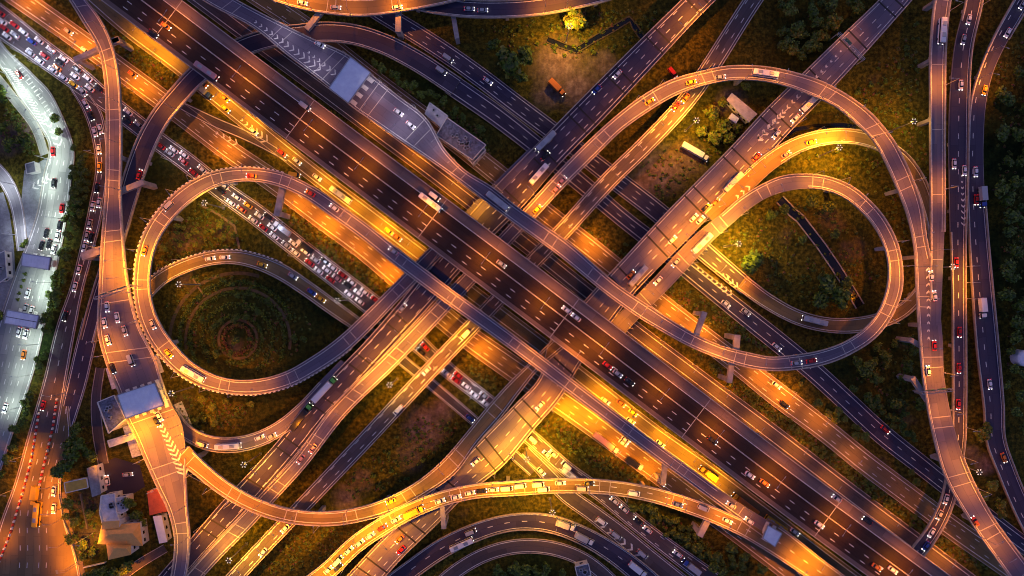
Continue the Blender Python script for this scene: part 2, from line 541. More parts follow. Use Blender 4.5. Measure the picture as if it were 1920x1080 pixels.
Road('R', "the curve below the toll plaza", [
    (1040, 632, 1060, 650, 9.1), (992, 680, 1007, 696, 9.15), (958, 713, 978, 732, 9.3), (918, 757, 942, 779, 9.6), (875, 810, 898, 829, 10.3), (828, 864, 852, 889, 11.3), (785, 900, 805, 923, 12.4), (742, 925, 757, 951, 13.3), (682, 948, 690, 974, 14.2), (620, 958, 622, 985, 14.5),
    (555, 955, 548, 981, 14.5), (482, 933, 470, 958, 14.5), (425, 900, 410, 924, 14.5), (382, 864, 362, 886, 14.3), (354, 836, 330, 862, 14.02)])
Road('V', "the toll plaza viaduct", [
    (92, -48, 122, -52, 14), (130, 0, 160, -3, 14), (155, 40, 187, 32, 14), (185, 92, 211, 82, 14), (197, 150, 224, 142, 14), (200, 205, 228, 203, 14), (200, 270, 229, 270, 14), (199, 357, 228, 360, 14), (192, 445, 232, 440, 14), (187, 540, 242, 532, 14), (186, 627, 263, 615, 14), (200, 680, 290, 668, 14), (225, 740, 304, 712, 14), (238, 785, 320, 755, 14),
    (253, 815, 338, 788, 14), (272, 860, 347, 836, 14), (295, 912, 349, 892, 14), (317, 960, 352, 950, 14), (328, 1010, 357, 1010, 14), (326, 1050, 354, 1055, 14), (316, 1105, 343, 1110, 14)])
Road('L', "the loop round the hedge garden", [
    (1440, 994, 30, 10.4), (1360, 940, 24, 12.8), (1280, 882, 24, 14.6), (1186, 812, 24, 16.2), (1076, 729, 25, 17), (960, 641, 26, 17), (821, 540, 28, 17), (735, 475, 28, 17), (680, 431, 28, 17), (630, 395, 28, 16.8), (580, 361, 27, 16.5), (530, 338, 27, 16.2), (480, 328, 26, 15.8), (437, 329, 27, 15.4), (393, 340, 30, 15), (356, 361, 32, 14.5), (322, 391, 32, 14), (292, 430, 31, 13.6), (275, 470, 30, 13.2), (268, 516, 29, 12.8),
    (268, 548, 30, 12.5), (276, 588, 32, 12.2), (293, 626, 34, 11.9), (318, 660, 35, 11.6), (349, 690, 33, 11.3), (387, 712, 30, 11), (431, 724, 27, 10.8), (480, 725, 28, 10.5), (536, 712, 29, 10.2), (592, 682, 30, 9.9), (643, 646, 31, 9.7), (690, 602, 30, 9.5), (735, 556, 28, 9.4), (790, 500, 28, 9.3), (850, 440, 28, 9.3), (930, 355, 22, 9.3), (1000, 283, 18, 9.3)])
Road('S', "the jammed amber-lit ramp", [(560, 1112, 34, 11), (617, 1068, 34, 12), (665, 1022, 33, 13), (720, 984, 33, 14), (775, 955, 30, 15), (830, 934, 28, 15.5), (887, 921, 27, 15.5), (960, 915, 28, 15.5), (1047, 910, 28, 15.5), (1140, 913, 27, 15.3), (1235, 930, 28, 15), (1298, 950, 29, 14.5), (1350, 970, 29, 13.5), (1400, 994, 29, 11.6), (1440, 1018, 28, 10.3)])
Road('LS', "the road past the small pale canopy", [(1425, 994, 54, 10.6), (1465, 1020, 52, 9.6), (1520, 1060, 46, 8), (1600, 1118, 44, 6)])
Road('C2', "the orange ramp inside the outer curve", [
    (1330, 408, 30, 9.2), (1370, 370, 34, 9.2), (1400, 342, 34, 9.15), (1445, 302, 33, 9), (1495, 272, 31, 8.6), (1560, 256, 29, 8.2), (1605, 257, 28, 8), (1650, 271, 26, 7.6), (1690, 297, 26, 7.2), (1720, 335, 24, 7), (1741, 390, 24, 6.8), (1752, 440, 24, 6.5), (1745, 510, 24, 6), (1722, 552, 25, 6), (1690, 583, 27, 5.5), (1645, 602, 29, 5), (1600, 610, 29, 4), (1550, 609, 28, 3.5), (1500, 597, 28, 3), (1440, 566, 29, 2), (1390, 530, 31, 1.5)])
Road('W', "the dark ramp under the expressway", [(163, 640, 28, .6), (180, 575, 28, 1.2), (203, 505, 31, 2.6), (224, 430, 33, 5), (240, 370, 36, 6.5), (257, 315, 38, 7.5), (278, 262, 38, 8.4), (305, 215, 37, 8.8), (334, 180, 37, 9), (371, 141, 38, 9), (425, 104, 38, 9), (480, 80, 37, 9), (520, 70, 37, 9), (560, 65, 37, 8.6), (605, 61, 38, 8), (655, 64, 38, 7), (717, 82, 38, 5), (780, 114, 38, 3), (855, 163, 37, 1.4)])
Road('M', "the inner ramp by the hedge garden", [(246, 585, 26, 3), (268, 556, 28, 3.5), (300, 524, 27, 4.5), (350, 498, 26, 5), (400, 484, 26, 5), (450, 483, 27, 5), (480, 490, 28, 5), (530, 511, 30, 5), (570, 537, 29, 4.5), (630, 580, 28, 4), (667, 606, 26, 3.2), (740, 662, 24, 1.6)])
Road('K', "the short ramp beneath the curve", [(322, 772, 24, 7), (345, 806, 28, 7.5), (385, 828, 28, 8), (432, 834, 29, 8.6), (480, 825, 29, 9), (525, 803, 28, 9.1), (570, 766, 27, 9.12), (612, 718, 22, 9.14), (645, 680, 16, 9.14)])
Road('V1', "the straight viaduct beside the wood", [(1783, -60, 29, 13), (1767, 0, 30, 13), (1759, 75, 30, 13), (1757, 200, 29, 13), (1757, 330, 28, 13.3), (1757, 440, 27, 13.9), (1755, 530, 24, 14.06), (1754, 610, 20, 14.06)])
Road('X', "the straight road with red traffic", [(1832, -50, 32, 6), (1826, 0, 32, 6), (1806, 90, 33, 6), (1799, 180, 36, 6), (1797, 270, 37, 5.8), (1797, 350, 35, 5.6), (1796, 430, 30, 5.6), (1797, 540, 26, 5.6), (1798, 640, 26, 6), (1798, 760, 26, 6.5), (1796, 830, 26, 7), (1788, 880, 26, 7.3), (1775, 940, 26, 7.5), (1750, 993, 27, 7.5), (1720, 1034, 28, 7.5), (1680, 1078, 28, 7.5)])
Road('Y', "the joining road along the wood", [(1935, -30, 30, 6), (1900, 30, 30, 6), (1872, 80, 28, 6), (1850, 130, 27, 6), (1836, 180, 30, 5.9), (1829, 270, 30, 5.6), (1829, 350, 33, 5.1), (1833, 430, 36, 4.5), (1841, 540, 40, 4), (1852, 665, 42, 3), (1862, 760, 38, 2.2), (1867, 830, 36, 1.6), (1885, 880, 34, 1.2), (1912, 945, 34, 1.1), (1960, 1040, 34, 1.1)])
Road('T', "the orange curve at the top edge", [(440, -45, 34, 12), (490, -25, 34, 12), (545, -5, 34, 12), (605, 8, 34, 12), (680, 14, 34, 12), (755, 5, 34, 12), (830, -9, 34, 12), (910, -30, 34, 12), (980, -55, 34, 12)])
Road('T2', "the dusky curve at the top edge", [(700, -30, 34, 9.5), (780, 2, 33, 9.5), (855, 15, 33, 9.5), (930, 18, 33, 9.5), (1010, 13, 33, 9.5), (1085, -1, 33, 9.5), (1160, -22, 33, 9.5), (1220, -50, 33, 9.5)])
Road('Z1', "the dark bend at the bottom edge", [(690, 1130, 38, 2), (765, 1072, 36, 2), (835, 1024, 36, 2), (890, 998, 34, 2), (960, 979, 32, 2), (1030, 981, 34, 2), (1085, 1000, 34, 1.8), (1135, 1027, 36, 1.5), (1200, 1075, 40, 1.2), (1250, 1120, 40, 1.2)])

# roads on the ground
G = dict(ground=True)
Road('J1', "the jammed highway", [(-50, 2, 52, .30), (0, 40, 54, .30), (70, 92, 47, .30), (140, 143, 44, .30), (200, 190, 36, .30), (250, 228, 34, .30), (297, 265, 34, .30), (345, 300, 34, .30), (410, 352, 36, .30), (480, 402, 38, .30), (560, 465, 38, .30), (640, 527, 38, .30), (700, 574, 40, .30), (760, 622, 36, .30), (835, 690, 28, .30), (920, 757, 26, .30), (1000, 825, 28, .30), (1065, 882, 28, .30), (1130, 928, 28, .30), (1190, 978, 28, .30), (1250, 1025, 30, .30), (1325, 1080, 34, .30), (1380, 1120, 34, .30)], **G)
Road('P1', "the jammed avenue beside the plaza viaduct", [(128, 160, 168, 178, .34), (155, 205, 190, 212, .34), (174, 262, 200, 262, .34), (180, 315, 202, 318, .34), (170, 375, 194, 385, .34), (150, 470, 173, 477, .34), (132, 540, 155, 545, .34), (110, 602, 141, 615, .34), (82, 715, 122, 722, .34), (55, 810, 107, 812, .34)], **G)
Road('P2', "the side road along the avenue", [(172, 600, 32, .22), (160, 650, 34, .22), (145, 715, 34, .22), (122, 800, 28, .22)], **G)
Road('P3', "the broad avenue at the corner", [(70, 760, 128, 762, .26), (55, 810, 132, 812, .26), (27, 910, 113, 912, .26), (0, 985, 124, 985, .26), (-14, 1035, 140, 1035, .26), (-35, 1095, 153, 1095, .26)], **G)
Road('J2', "the orange-lit highway", [(-30, -50, 38, .26), (43, 0, 38, .26), (185, 100, 37, .26), (253, 150, 38, .26), (350, 222, 38, .26), (430, 283, 38, .26), (520, 345, 40, .26), (600, 405, 40, .26), (680, 463, 42, .26), (750, 522, 42, .26), (858, 617, 42, .26), (960, 690, 44, .26), (1080, 772, 44, .26), (1170, 838, 42, .26), (1260, 905, 40, .26), (1340, 965, 38, .26), (1440, 1040, 38, .26), (1540, 1118, 38, .26)], **G)
Road('J3', "the narrow yellow-lit carriageway", [(160, -20, 32, .30), (240, 50, 32, .30), (340, 125, 32, .30), (440, 208, 32, .30), (520, 272, 30, .30), (600, 335, 30, .30), (700, 410, 30, .30), (795, 482, 30, .30), (900, 562, 30, .30), (1010, 645, 30, .30), (1120, 730, 31, .30), (1225, 812, 32, .30), (1320, 880, 34, .30), (1420, 955, 34, .30), (1540, 1045, 34, .30), (1640, 1120, 34, .30)], **G)
Road('J4', "the brown carriageway behind the expressway", [(330, -35, 30, .30), (460, 62, 30, .30), (600, 165, 30, .30), (720, 255, 30, .30), (810, 322, 30, .30), (885, 380, 30, .30), (980, 452, 30, .30), (1090, 540, 30, .30), (1190, 620, 32, .30), (1310, 710, 32, .30), (1440, 808, 34, .30), (1600, 930, 34, .30), (1760, 1050, 34, .30), (1840, 1110, 34, .30)], **G)
Road('J5', "the rosy highway beyond the expressway", [(420, -50, 36, .26), (480, -10, 36, .26), (560, 42, 36, .26), (700, 150, 36, .26), (850, 262, 36, .26), (930, 325, 38, .26), (1030, 406, 38, .26), (1100, 460, 38, .26), (1200, 540, 38, .26), (1310, 625, 38, .26), (1400, 694, 40, .26), (1440, 726, 42, .26), (1556, 814, 40, .26), (1620, 866, 40, .26), (1700, 926, 40, .26), (1800, 1000, 40, .26), (1900, 1070, 40, .26), (1960, 1115, 40, .26)], **G)
Road('D1', "the dark two-lane highway", [(845, 157, 37, .9), (930, 216, 36, .45), (1010, 278, 34, .30), (1100, 352, 32, .30), (1170, 411, 30, .30), (1250, 473, 32, .30), (1330, 538, 33, .30), (1400, 594, 35, .30), (1470, 650, 36, .30), (1530, 700, 36, .30), (1590, 755, 36, .30), (1646, 807, 36, .30), (1740, 882, 34, .30), (1810, 938, 32, .30), (1870, 984, 30, .30), (1960, 1052, 30, .30)], **G)
Road('D2', "the three-lane highway under the bridges", [(600, -52, 34, .34), (660, -12, 34, .34), (725, 30, 34, .34), (770, 57, 34, .34), (846, 106, 34, .34), (905, 148, 34, .34), (960, 190, 34, .34), (1040, 250, 34, .34), (1100, 295, 34, .34), (1165, 345, 36, .36), (1215, 383, 36, .4), (1290, 445, 36, .6), (1340, 488, 34, .95), (1400, 538, 31, 1.45)], **G)
Road('Q', "the pale toll road", [(-50, 70, -25, 35, .30), (0, 125, 10, 90, .30), (45, 195, 64, 142, .30), (75, 237, 102, 187, .30), (92, 270, 134, 262, .30), (82, 330, 133, 335, .30), (70, 400, 125, 405, .30), (52, 455, 115, 462, .30), (34, 500, 104, 512, .30), (18, 545, 96, 552, .30), (0, 600, 83, 612, .30), (-20, 690, 62, 700, .30), (-45, 800, 25, 808, .30), (-70, 900, -2, 890, .30)], **G)
Road('Q2', "the lane beside the pale toll road", [(-25, 300, 24, .22), (10, 338, 24, .22), (28, 375, 22, .22), (37, 420, 20, .22), (42, 470, 18, .22)], **G)
Road('Q3', "the narrow lane above the pale toll road", [(-30, 118, 15, .22), (28, 188, 15, .22), (68, 243, 14, .22), (84, 290, 14, .22)], **G)
Road('Z2', "the inner bend at the bottom edge", [(800, 1120, 26, .30), (850, 1075, 26, .30), (905, 1042, 26, .30), (960, 1026, 26, .30), (1040, 1029, 26, .30), (1095, 1050, 26, .30), (1140, 1085, 26, .30), (1170, 1118, 26, .30)], **G)
Road('J1c', "the slip road with white chevrons", [(985, 845, 22, .26), (1020, 882, 26, .26), (1057, 922, 30, .26), (1115, 965, 31, .26), (1160, 1000, 34, .26), (1215, 1045, 34, .26), (1290, 1105, 34, .26)], **G)
Road('M2', "the purple lane between the bridges", [(740, 664, 20, .9), (807, 719, 19, .4), (885, 785, 18, .30), (940, 832, 18, .30), (1000, 885, 18, .30)], **G)
Road('J6', "the slip road between the orange and yellow carriageways", [(318, 186, 14, .38), (360, 208, 18, .38), (405, 230, 20, .38), (450, 249, 20, .38), (495, 271, 18, .38), (540, 298, 14, .38)], **G)
Road('SR1', "the service lane by the compound", [(188, 690, 15, .22), (180, 750, 16, .22), (184, 815, 18, .22), (194, 870, 18, .22)], **G)
Road('SR2', "the service lane behind the house", [(215, 1092, 15, .22), (260, 1058, 15, .22), (310, 1028, 14, .22)], **G)

GROUND = [r for r in ROADS.values() if r.ground]


def on_lower_road(x, y, z, margin=1.0, skip=None):
    for r in ROADS.values():
        if r is skip:
            continue
        d = np.hypot(r.C[:, 0] - x, r.C[:, 1] - y)
        i = int(np.argmin(d))
        if d[i] < r.wid[i] / 2 + margin and r.z[i] < z - 2.5:
            return True
    return False


# ------------------------------------------------------------------ the ground: one sheet to the horizon, soil and grass mixed by an attribute
def build_ground():
    def axis(lo, hi, step, far):
        a = list(np.arange(lo, hi + .01, step))
        g, x = [], hi
        s = step
        while x < far:
            s *= 1.6
            x += s
            g.append(x)
        h, x = [], lo
        s = step
        while x > -far:
            s *= 1.6
            x -= s
            h.append(x)
        return np.array(list(reversed(h)) + a + g)
    X, Y = axis(-260, 260, 2.5, 4000), axis(-160, 160, 2.5, 4000)
    nx, ny = len(X), len(Y)
    gx, gy = np.meshgrid(X, Y)
    v = np.stack([gx.ravel(), gy.ravel(), np.zeros(nx * ny)], 1)
    f = [(j * nx + i, j * nx + i + 1, (j + 1) * nx + i + 1, (j + 1) * nx + i) for j in range(ny - 1) for i in range(nx - 1)]
    me = bpy.data.meshes.new("ground")
    me.from_pydata(v.tolist(), [], f)
    k = 960 / HALF_W
    px, py = v[:, 0] * k + 960, 540 - v[:, 1] * k
    soil = np.zeros(len(v))
    lush = np.zeros(len(v))
    for (x, y, r, a) in [(1050, 120, 60, 1.0), (1085, 165, 55, 1), (1030, 175, 40, .8), (1130, 125, 40, .8), (1240, 320, 55, 1), (1290, 300, 45, .8), (1205, 350, 40, .9), (1370, 190, 35, .8), (795, 805, 45, 1.0), (830, 770, 30, .8), (650, 935, 30, 1),
                         (770, 860, 40, .6), (680, 900, 30, .7), (1600, 40, 25, .3), (1640, 150, 40, .35), (1690, 640, 30, .4), (1690, 780, 50, .4), (350, 450, 40, .6), (420, 430, 40, .5), (350, 520, 30, .5), (440, 650, 25, .6),
                         (340, 760, 40, .5), (1480, 440, 40, .35), (1600, 470, 40, .5), (1560, 410, 40, .5), (1850, 870, 25, .9), (1820, 850, 25, .7), (165, 940, 50, .5), (170, 1010, 40, .6), (20, 700, 20, .3), (270, 90, 30, .3), (1100, 520, 20, .3), (870, 960, 20, .4), (620, 760, 30, .2), (55, 245, 30, .8), (20, 260, 40, .8), (1430, 900, 20, .4), (1660, 870, 30, .4)]:
        soil = np.maximum(soil, a * np.exp(-((px - x) ** 2 + (py - y) ** 2) / (r * r) * 1.1))
    for (x, y, r, a) in [(1880, 300, 120, 1), (1880, 500, 100, 1), (1500, 80, 70, .9), (940, 110, 60, .7), (150, 400, 60, 1), (90, 640, 80, 1), (440, 600, 100, .9), (600, 600, 60, .8), (800, 160, 60, .9), (560, 660, 60, .9), (880, 280, 60, 1), (1650, 620, 60, 1), (1600, 700, 70, .8), (1230, 470, 60, .9), (1000, 1060, 70, 1), (1250, 990, 60, .9), (300, 330, 50, .8), (500, 760, 60, .6), (230, 1070, 70, 1), (1560, 545, 30, .6)]:
        lush = np.maximum(lush, a * np.exp(-((px - x) ** 2 + (py - y) ** 2) / (r * r)))
    at = me.attributes.new("soil", 'FLOAT', 'POINT'); at.data.foreach_set("value", soil)
    at = me.attributes.new("lush", 'FLOAT', 'POINT'); at.data.foreach_set("value", lush)
    m = bpy.data.materials.new("ground cover")
    t, n, l, b = nt(m)
    geo = n.new("ShaderNodeNewGeometry")

    def noise(sc, det=6, ro=.7, out="Fac"):
        x = n.new("ShaderNodeTexNoise")
        x.inputs["Scale"].default_value = sc; x.inputs["Detail"].default_value = det; x.inputs["Roughness"].default_value = ro
        l.new(geo.outputs["Position"], x.inputs["Vector"])
        return x.outputs[out]

    def ramp(src, stops):
        r = n.new("ShaderNodeValToRGB")
        while len(r.color_ramp.elements) < len(stops):
            r.color_ramp.elements.new(0.5)
        for e, (p, c) in zip(r.color_ramp.elements, stops):
            e.position = p; e.color = (*c, 1)
        l.new(src, r.inputs[0])
        return r.outputs[0]

    def mix(fac, a, c):
        x = n.new("ShaderNodeMix"); x.data_type = 'RGBA'
        x.clamp_factor = True
        l.new(fac, x.inputs[0]); l.new(a, x.inputs[6]); l.new(c, x.inputs[7])
        return x.outputs[2]

    def math_(op, a, c):
        x = n.new("ShaderNodeMath"); x.operation = op
        for i, q in enumerate((a, c)):
            if isinstance(q, (int, float)): x.inputs[i].default_value = q
            else: l.new(q, x.inputs[i])
        return x.outputs[0]

    def attr(nm):
        x = n.new("ShaderNodeAttribute"); x.attribute_name = nm
        return x.outputs["Fac"]
    dry = ramp(noise(.55), [(.32, (.012, .012, .003)), (.46, (.050, .046, .007)), (.58, (.125, .105, .014)), (.74, (.24, .18, .032))])
    green = ramp(noise(.42), [(.32, (.007, .014, .004)), (.5, (.018, .032, .008)), (.70, (.045, .065, .014))])
    earth = ramp(noise(.30), [(.30, (.07, .046, .044)), (.5, (.18, .12, .112)), (.72, (.34, .25, .235))])
    patches = math_('SUBTRACT', math_('MULTIPLY', noise(.035, 5), 5.0), 2.35)
    gm = math_('MAXIMUM', math_('MULTIPLY', attr("lush"), 1.1), math_('MULTIPLY', patches, .75))
    base = mix(gm, dry, green)
    sm = math_('SUBTRACT', math_('ADD', math_('MULTIPLY', attr("soil"), 1.5), math_('MULTIPLY', noise(.12, 6), .9)), .85)
    base = mix(sm, base, earth)
    # mown lines across the larger fields
    wv = n.new("ShaderNodeTexWave"); wv.inputs["Scale"].default_value = .16; wv.inputs["Distortion"].default_value = 9; wv.inputs["Detail"].default_value = 4; wv.inputs["Detail Scale"].default_value = .6
    l.new(geo.outputs["Position"], wv.inputs["Vector"])
    dk = n.new("ShaderNodeMix"); dk.data_type = 'RGBA'; dk.blend_type = 'MULTIPLY'; dk.inputs[0].default_value = .16
    l.new(base, dk.inputs[6]); l.new(ramp(wv.outputs["Fac"], [(.2, (.45, .45, .45)), (.7, (1.25, 1.2, 1.1))]), dk.inputs[7])
    l.new(dk.outputs[2], b.inputs["Base Color"])
    b.inputs["Roughness"].default_value = 1.0
    b.inputs["Specular IOR Level"].default_value = 0.1
    bp = n.new("ShaderNodeBump"); bp.inputs["Strength"].default_value = .9; bp.inputs["Distance"].default_value = .5
    l.new(noise(.8, 6, .75), bp.inputs["Height"]); l.new(bp.outputs[0], b.inputs["Normal"])
    me.materials.append(m)
    o = bpy.data.objects.new("ground", me)
    COL.objects.link(o)
    tag(o, "rough grass and bare soil ground under the interchange", "ground", kind='structure')


build_ground()


# ------------------------------------------------------------------ builders for the two kinds of road
def marks(r, parent, lanes, edges, median=None, s0=0, s1=None, extra=None, name='lane_marking', ln=2.4, gap=5.4):
    s1 = r.len if s1 is None else s1
    mb = MB()
    for off in lanes:
        dashes(r, mb, off, s0, s1, 'C', ln, gap)
    for frm, off in edges:
        r.strip(mb, off - .15, off + .15, .03, s0, s1, 0, frm)
    if extra:
        extra(mb)
    if mb.v:
        mb.build(name, M['paint'], parent)


def ground_road(key, label, mat='asphalt', lanes=(), edge=.9, kerb=True, edges=True, cat='road', extra=None, name='road'):
    r = ROADS[key]
    mb = MB()
    r.strip(mb, lambda w: -w / 2, lambda w: w / 2, 0.0)
    o = mb.build(name, M[mat])
    tag(o, label, cat, kind='structure')
    marks(r, o, lanes, [('L', edge), ('R', -edge)] if edges else [], extra=extra)
    if kerb:
        for frm in ('L', 'R'):
            k = MB()
            r.wall(k, -.25, .28, -.25, .14, 0, r.len, frm)
            k.build('kerb', M['barrier'], o)
    return o


def box_along(p, q, w, h, mb, mi=0):
    """beam between two points, w wide, h deep below them"""
    p, q = Vector(p), Vector(q)
    d = (q - p); d.z = 0
    rz = math.atan2(d.y, d.x)
    c = (p + q) / 2
    mb.box((c.x, c.y, c.z - h / 2), (d.length, w, h), rz, mi)


def elevated(key, label, mat='deck_lamplit', lanes=(), edge=1.2, barL=None, barR=None, joints=None, pier_step=34, thick=1.7, band=None, cat='flyover', beams=(), dz=0.0, extra=None, striped=None, lineL=True, lineR=True, name='flyover', piers=True):
    """barL / barR: list of (t0, t1) along the road that carry a barrier; joints: (step, gap, material, width)"""
    r = ROADS[key]
    mid = r.at(r.len / 2, 0)
    root = empty(name, (mid.x, mid.y, 0))
    tag(root, label, cat, 'flyovers and bridges of the interchange')
    mb = MB()
    # girder: cantilevered slab over a narrower box
    ss = list(r.s)
    vs = []
    for s in ss:
        w = r.width(s) / 2
        for off, z in ((-w, dz - .02), (w, dz - .02), (w, dz - .38), (w * .55, dz - .62), (w * .48, dz - thick), (-w * .48, dz - thick), (-w * .55, dz - .62), (-w, dz - .38)):
            p = r.at(s, off)
            vs.append((p.x, p.y, p.z + z))
    fs = []
    for i in range(len(ss) - 1):
        for j in range(8):
            a, b2 = 8 * i + j, 8 * i + (j + 1) % 8
            fs.append((a, b2, b2 + 8, a + 8))
    fs += [tuple(range(8)), tuple(range(8 * len(ss) - 1, 8 * len(ss) - 9, -1))]
    mb.add(vs, fs)
    mb.build('deck', M['girder'], root, (mid.x, mid.y, 0))
    sf = MB()
    e = .28
    r.strip(sf, lambda w: -w / 2 + e, lambda w: w / 2 - e, dz + .0)
    sf.build('road_surface', M[mat], root, (mid.x, mid.y, 0))
    if band:
        for frm, u0, u1 in band:
            bb = MB()
            r.strip(bb, u0, u1, dz + .012, frm=frm)
            bb.build('shoulder', M['shoulder'], root, (mid.x, mid.y, 0))
    for frm, rng in (('L', [(0, 1)] if barL is None else barL), ('R', [(0, 1)] if barR is None else barR)):
        for t0, t1 in rng:
            kb = MB()
            r.wall(kb, 0, .34, dz - .02, dz + .95, t0 * r.len, t1 * r.len, frm)
            kb.build('barrier', M['barrier'], root, (mid.x, mid.y, 0))
    # paint
    mk = MB()
    for off in lanes:
        dashes(r, mk, off, 0, r.len, 'C', dz=dz + .03)
    for on, frm, rng in ((lineL, 'L', barL), (lineR, 'R', barR)):
        if on:
            for t0, t1 in ([(0, 1)] if rng is None else rng):
                o = edge if frm == 'L' else -edge
                r.strip(mk, o - .14, o + .14, dz + .03, t0 * r.len, t1 * r.len, 0, frm)
    if extra:
        extra(mk)
    if mk.v:
        mk.build('lane_marking', M['paint'], root, (mid.x, mid.y, 0))
    if joints:
        st, gp, jm, jw = joints
        s = st * .5
        while s < r.len - 3:
            for d in ((0,) if not gp else (0, gp)):
                jb = MB()
                r.strip(jb, lambda w: -w / 2 + .36, lambda w: w / 2 - .36, dz + .034, s + d, s + d + jw)
                jb.build('expansion_joint', M[jm], root, (mid.x, mid.y, 0))
            s += st
    if striped:
        for frm, t0, t1 in striped:
            kb = MB()
            s = t0 * r.len
            k = 0
            while s < t1 * r.len - 1:
                r.wall(kb, -.42, .40, dz - .1, dz + 1.0, s, s + .95, frm, k % 2)
                s += .95
                k += 1
            kb.build('striped_barrier', [M['kerb_white'], M['kerb_black']], root, (mid.x, mid.y, 0))
    if piers:
        s = pier_step * .5
        while s < r.len:
            p = r.at(s, 0)
            if p.z > 4.5 and abs(p.x) < 245 and abs(p.y) < 145 and not on_lower_road(p.x, p.y, p.z, 1.4, r):
                w = r.width(s)
                a = r.tan(s)
                pb = MB()
                zt = p.z - thick + dz - .01
                pb.box((p.x, p.y, (zt - 1.2) / 2 - .1), (1.5, min(2.6, w * .32), zt - 1.0), a)
                pb.box((p.x, p.y, zt - .6), (1.7, w * .62, 1.2), a)
                pb.build('pier', M['concrete'], root, (mid.x, mid.y, 0))
            s += pier_step
    for (a, b2, wd) in beams:
        s = r.near(*a)
        zt = r.zat(s) - thick - .05
        p, q = W(*a, zt), W(*b2, zt)
        d = (q - p).normalized()
        bb = MB()
        box_along(p - d * 3.0, q, wd, 1.9, bb)
        bb.build('crossbeam', M['concrete'], root, (mid.x, mid.y, 0))
        cb = MB()
        e2 = q - d * (wd * .5)
        cb.box((e2.x, e2.y, (zt - 1.9) / 2 - .05), (wd * .8, wd * .9, zt - 1.9 - .06), math.atan2(d.y, d.x))
        cb.build('pier', M['concrete'], root, (mid.x, mid.y, 0))
    return root


# ------------------------------------------------------------------ the roads themselves
ground_road('J1', "grey highway packed with queuing cars, running diagonally under both loops", 'asphalt', (-1.9, 1.9), .7)
ground_road('P1', "grey avenue full of cars bending down beside the toll plaza viaduct", 'asphalt', (0,), .7)
ground_road('P2', "dark side road beside the avenue, next to the toll plaza viaduct", 'asphalt_blue', (0,), .6)
ground_road('P3', "very broad lit avenue with many dashed lanes beside the walled compound", 'deck_lamplit', (-6, -2.6, 2.6, 6), .8, extra=None)
ground_road('J2', "wide orange-lit highway with pale edge lines next to the jammed highway", 'deck_lamplit', (-1.6, 1.6), 1.5)
ground_road('J3', "narrow yellow-lit carriageway tucked along the lower edge of the dark expressway", 'deck_lamplit', (), 1.3)
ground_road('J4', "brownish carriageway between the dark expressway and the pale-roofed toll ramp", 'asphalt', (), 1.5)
ground_road('J5', "rosy highway running under the canal-field loop towards the far corner", 'deck_lamplit', (-1.8, 1.8), 1.3)
ground_road('D1', "dark two-lane highway with thin white lines under the slim viaduct", 'asphalt_blue', (0,), 1.4, extra=lambda mb: chevrons(mb, (1305, 500), (1372, 553), .8, 3.2, .34, 2.4, .5))
ground_road('D2', "dark three-lane highway beside its two-lane twin, under the paired-joint bridge", 'asphalt_blue', (-1.3, 1.5), 1.0, extra=lambda mb: (chevrons(mb, (1352, 512), (1392, 545), 1.0, 3.4, 1.35, 2.4, .55)))


def q_hatch(mb):
    for i in range(22):                                   # slanting bars along the toll road's edge
        t = i / 21
        a = (8 + 66 * t, 128 + 102 * t * (0.75 + .25 * t))
        line(mb, a, (a[0] + 13, a[1] + 3), .3, 0.5)
    chevrons(mb, (80, 208), (112, 272), 1.4, 4.5, .30, 2.6, .6)
    chevrons(mb, (96, 330), (62, 352), 3.5, 3.5, .30, 2.4, .6)
    for i in range(16):
        t = i / 15
        a = (22 + 70 * t, 108 + 108 * t)
        line(mb, a, (a[0] + 7, a[1] - 5), .3, 0.5)


ground_road('J6', "slip road with white chevrons linking the orange and yellow carriageways", 'asphalt', (), .5, kerb=False, extra=lambda mb: (chevrons(mb, (450, 222), (500, 264), 1.0, 4.6, .36, 2.4, .55), chevrons(mb, (402, 247), (446, 270), 1.0, 3.4, .36, 2.4, .5)))
ground_road('Q', "pale greenish concrete toll road with two white canopies across it", 'pale_road', (-4.5, -1.5, 1.5, 4.5), .8, extra=q_hatch)
ground_road('Q2', "short grey lane curving in beside the pale toll road", 'pale_road', (), .5)
ground_road('Q3', "thin grey lane above the pale toll road", 'pale_road', (), .4, edges=False)
ground_road('Z2', "blue-grey bend nearest to the trees at the bottom edge", 'asphalt', (), .6)
ground_road('J1c', "slip road with white chevrons crossing below the jammed amber ramp", 'asphalt', (), .7, extra=lambda mb: chevrons(mb, (1112, 972), (1200, 1042), 1.2, 4.5, .29))
ground_road('M2', "purple single lane between the slim viaduct and the jammed highway", 'asphalt', (), .5)
ground_road('SR1', "dark service lane by the toll office and compound", 'asphalt', (), .3, edges=False)
ground_road('SR2', "dark service lane behind the tan-roofed house", 'asphalt', (), .3, edges=False)


def pave(name, label, pts, mat, z=0.11, cat='paving'):
    mb = MB()
    mb.prism([W(x, y, 0).xy for x, y in pts], -.2, z)
    tag(mb.build(name, M[mat]), label, cat, kind='structure')


pave('pavement', "grey paved yard beside the toll lane at the photo's edge", [(-30, 372), (6, 360), (18, 400), (26, 460), (30, 540), (10, 620), (-30, 640)], 'roof_grey')
pave('pavement', "pale paved forecourt by the upper toll canopy", [(46, 320), (88, 296), (92, 420), (70, 462), (46, 440), (40, 380)], 'roof_grey', .14)
pave('car_park', "dark car park inside the walled compound", [(186, 872), (216, 858), (262, 872), (272, 912), (240, 932), (200, 928)], 'asphalt_blue')
pave('footpath', "pinkish path along the broad avenue's edge", [(113, 924), (124, 922), (134, 985), (152, 1036), (164, 1095), (152, 1095), (141, 1036), (124, 985)], 'soil_bank')

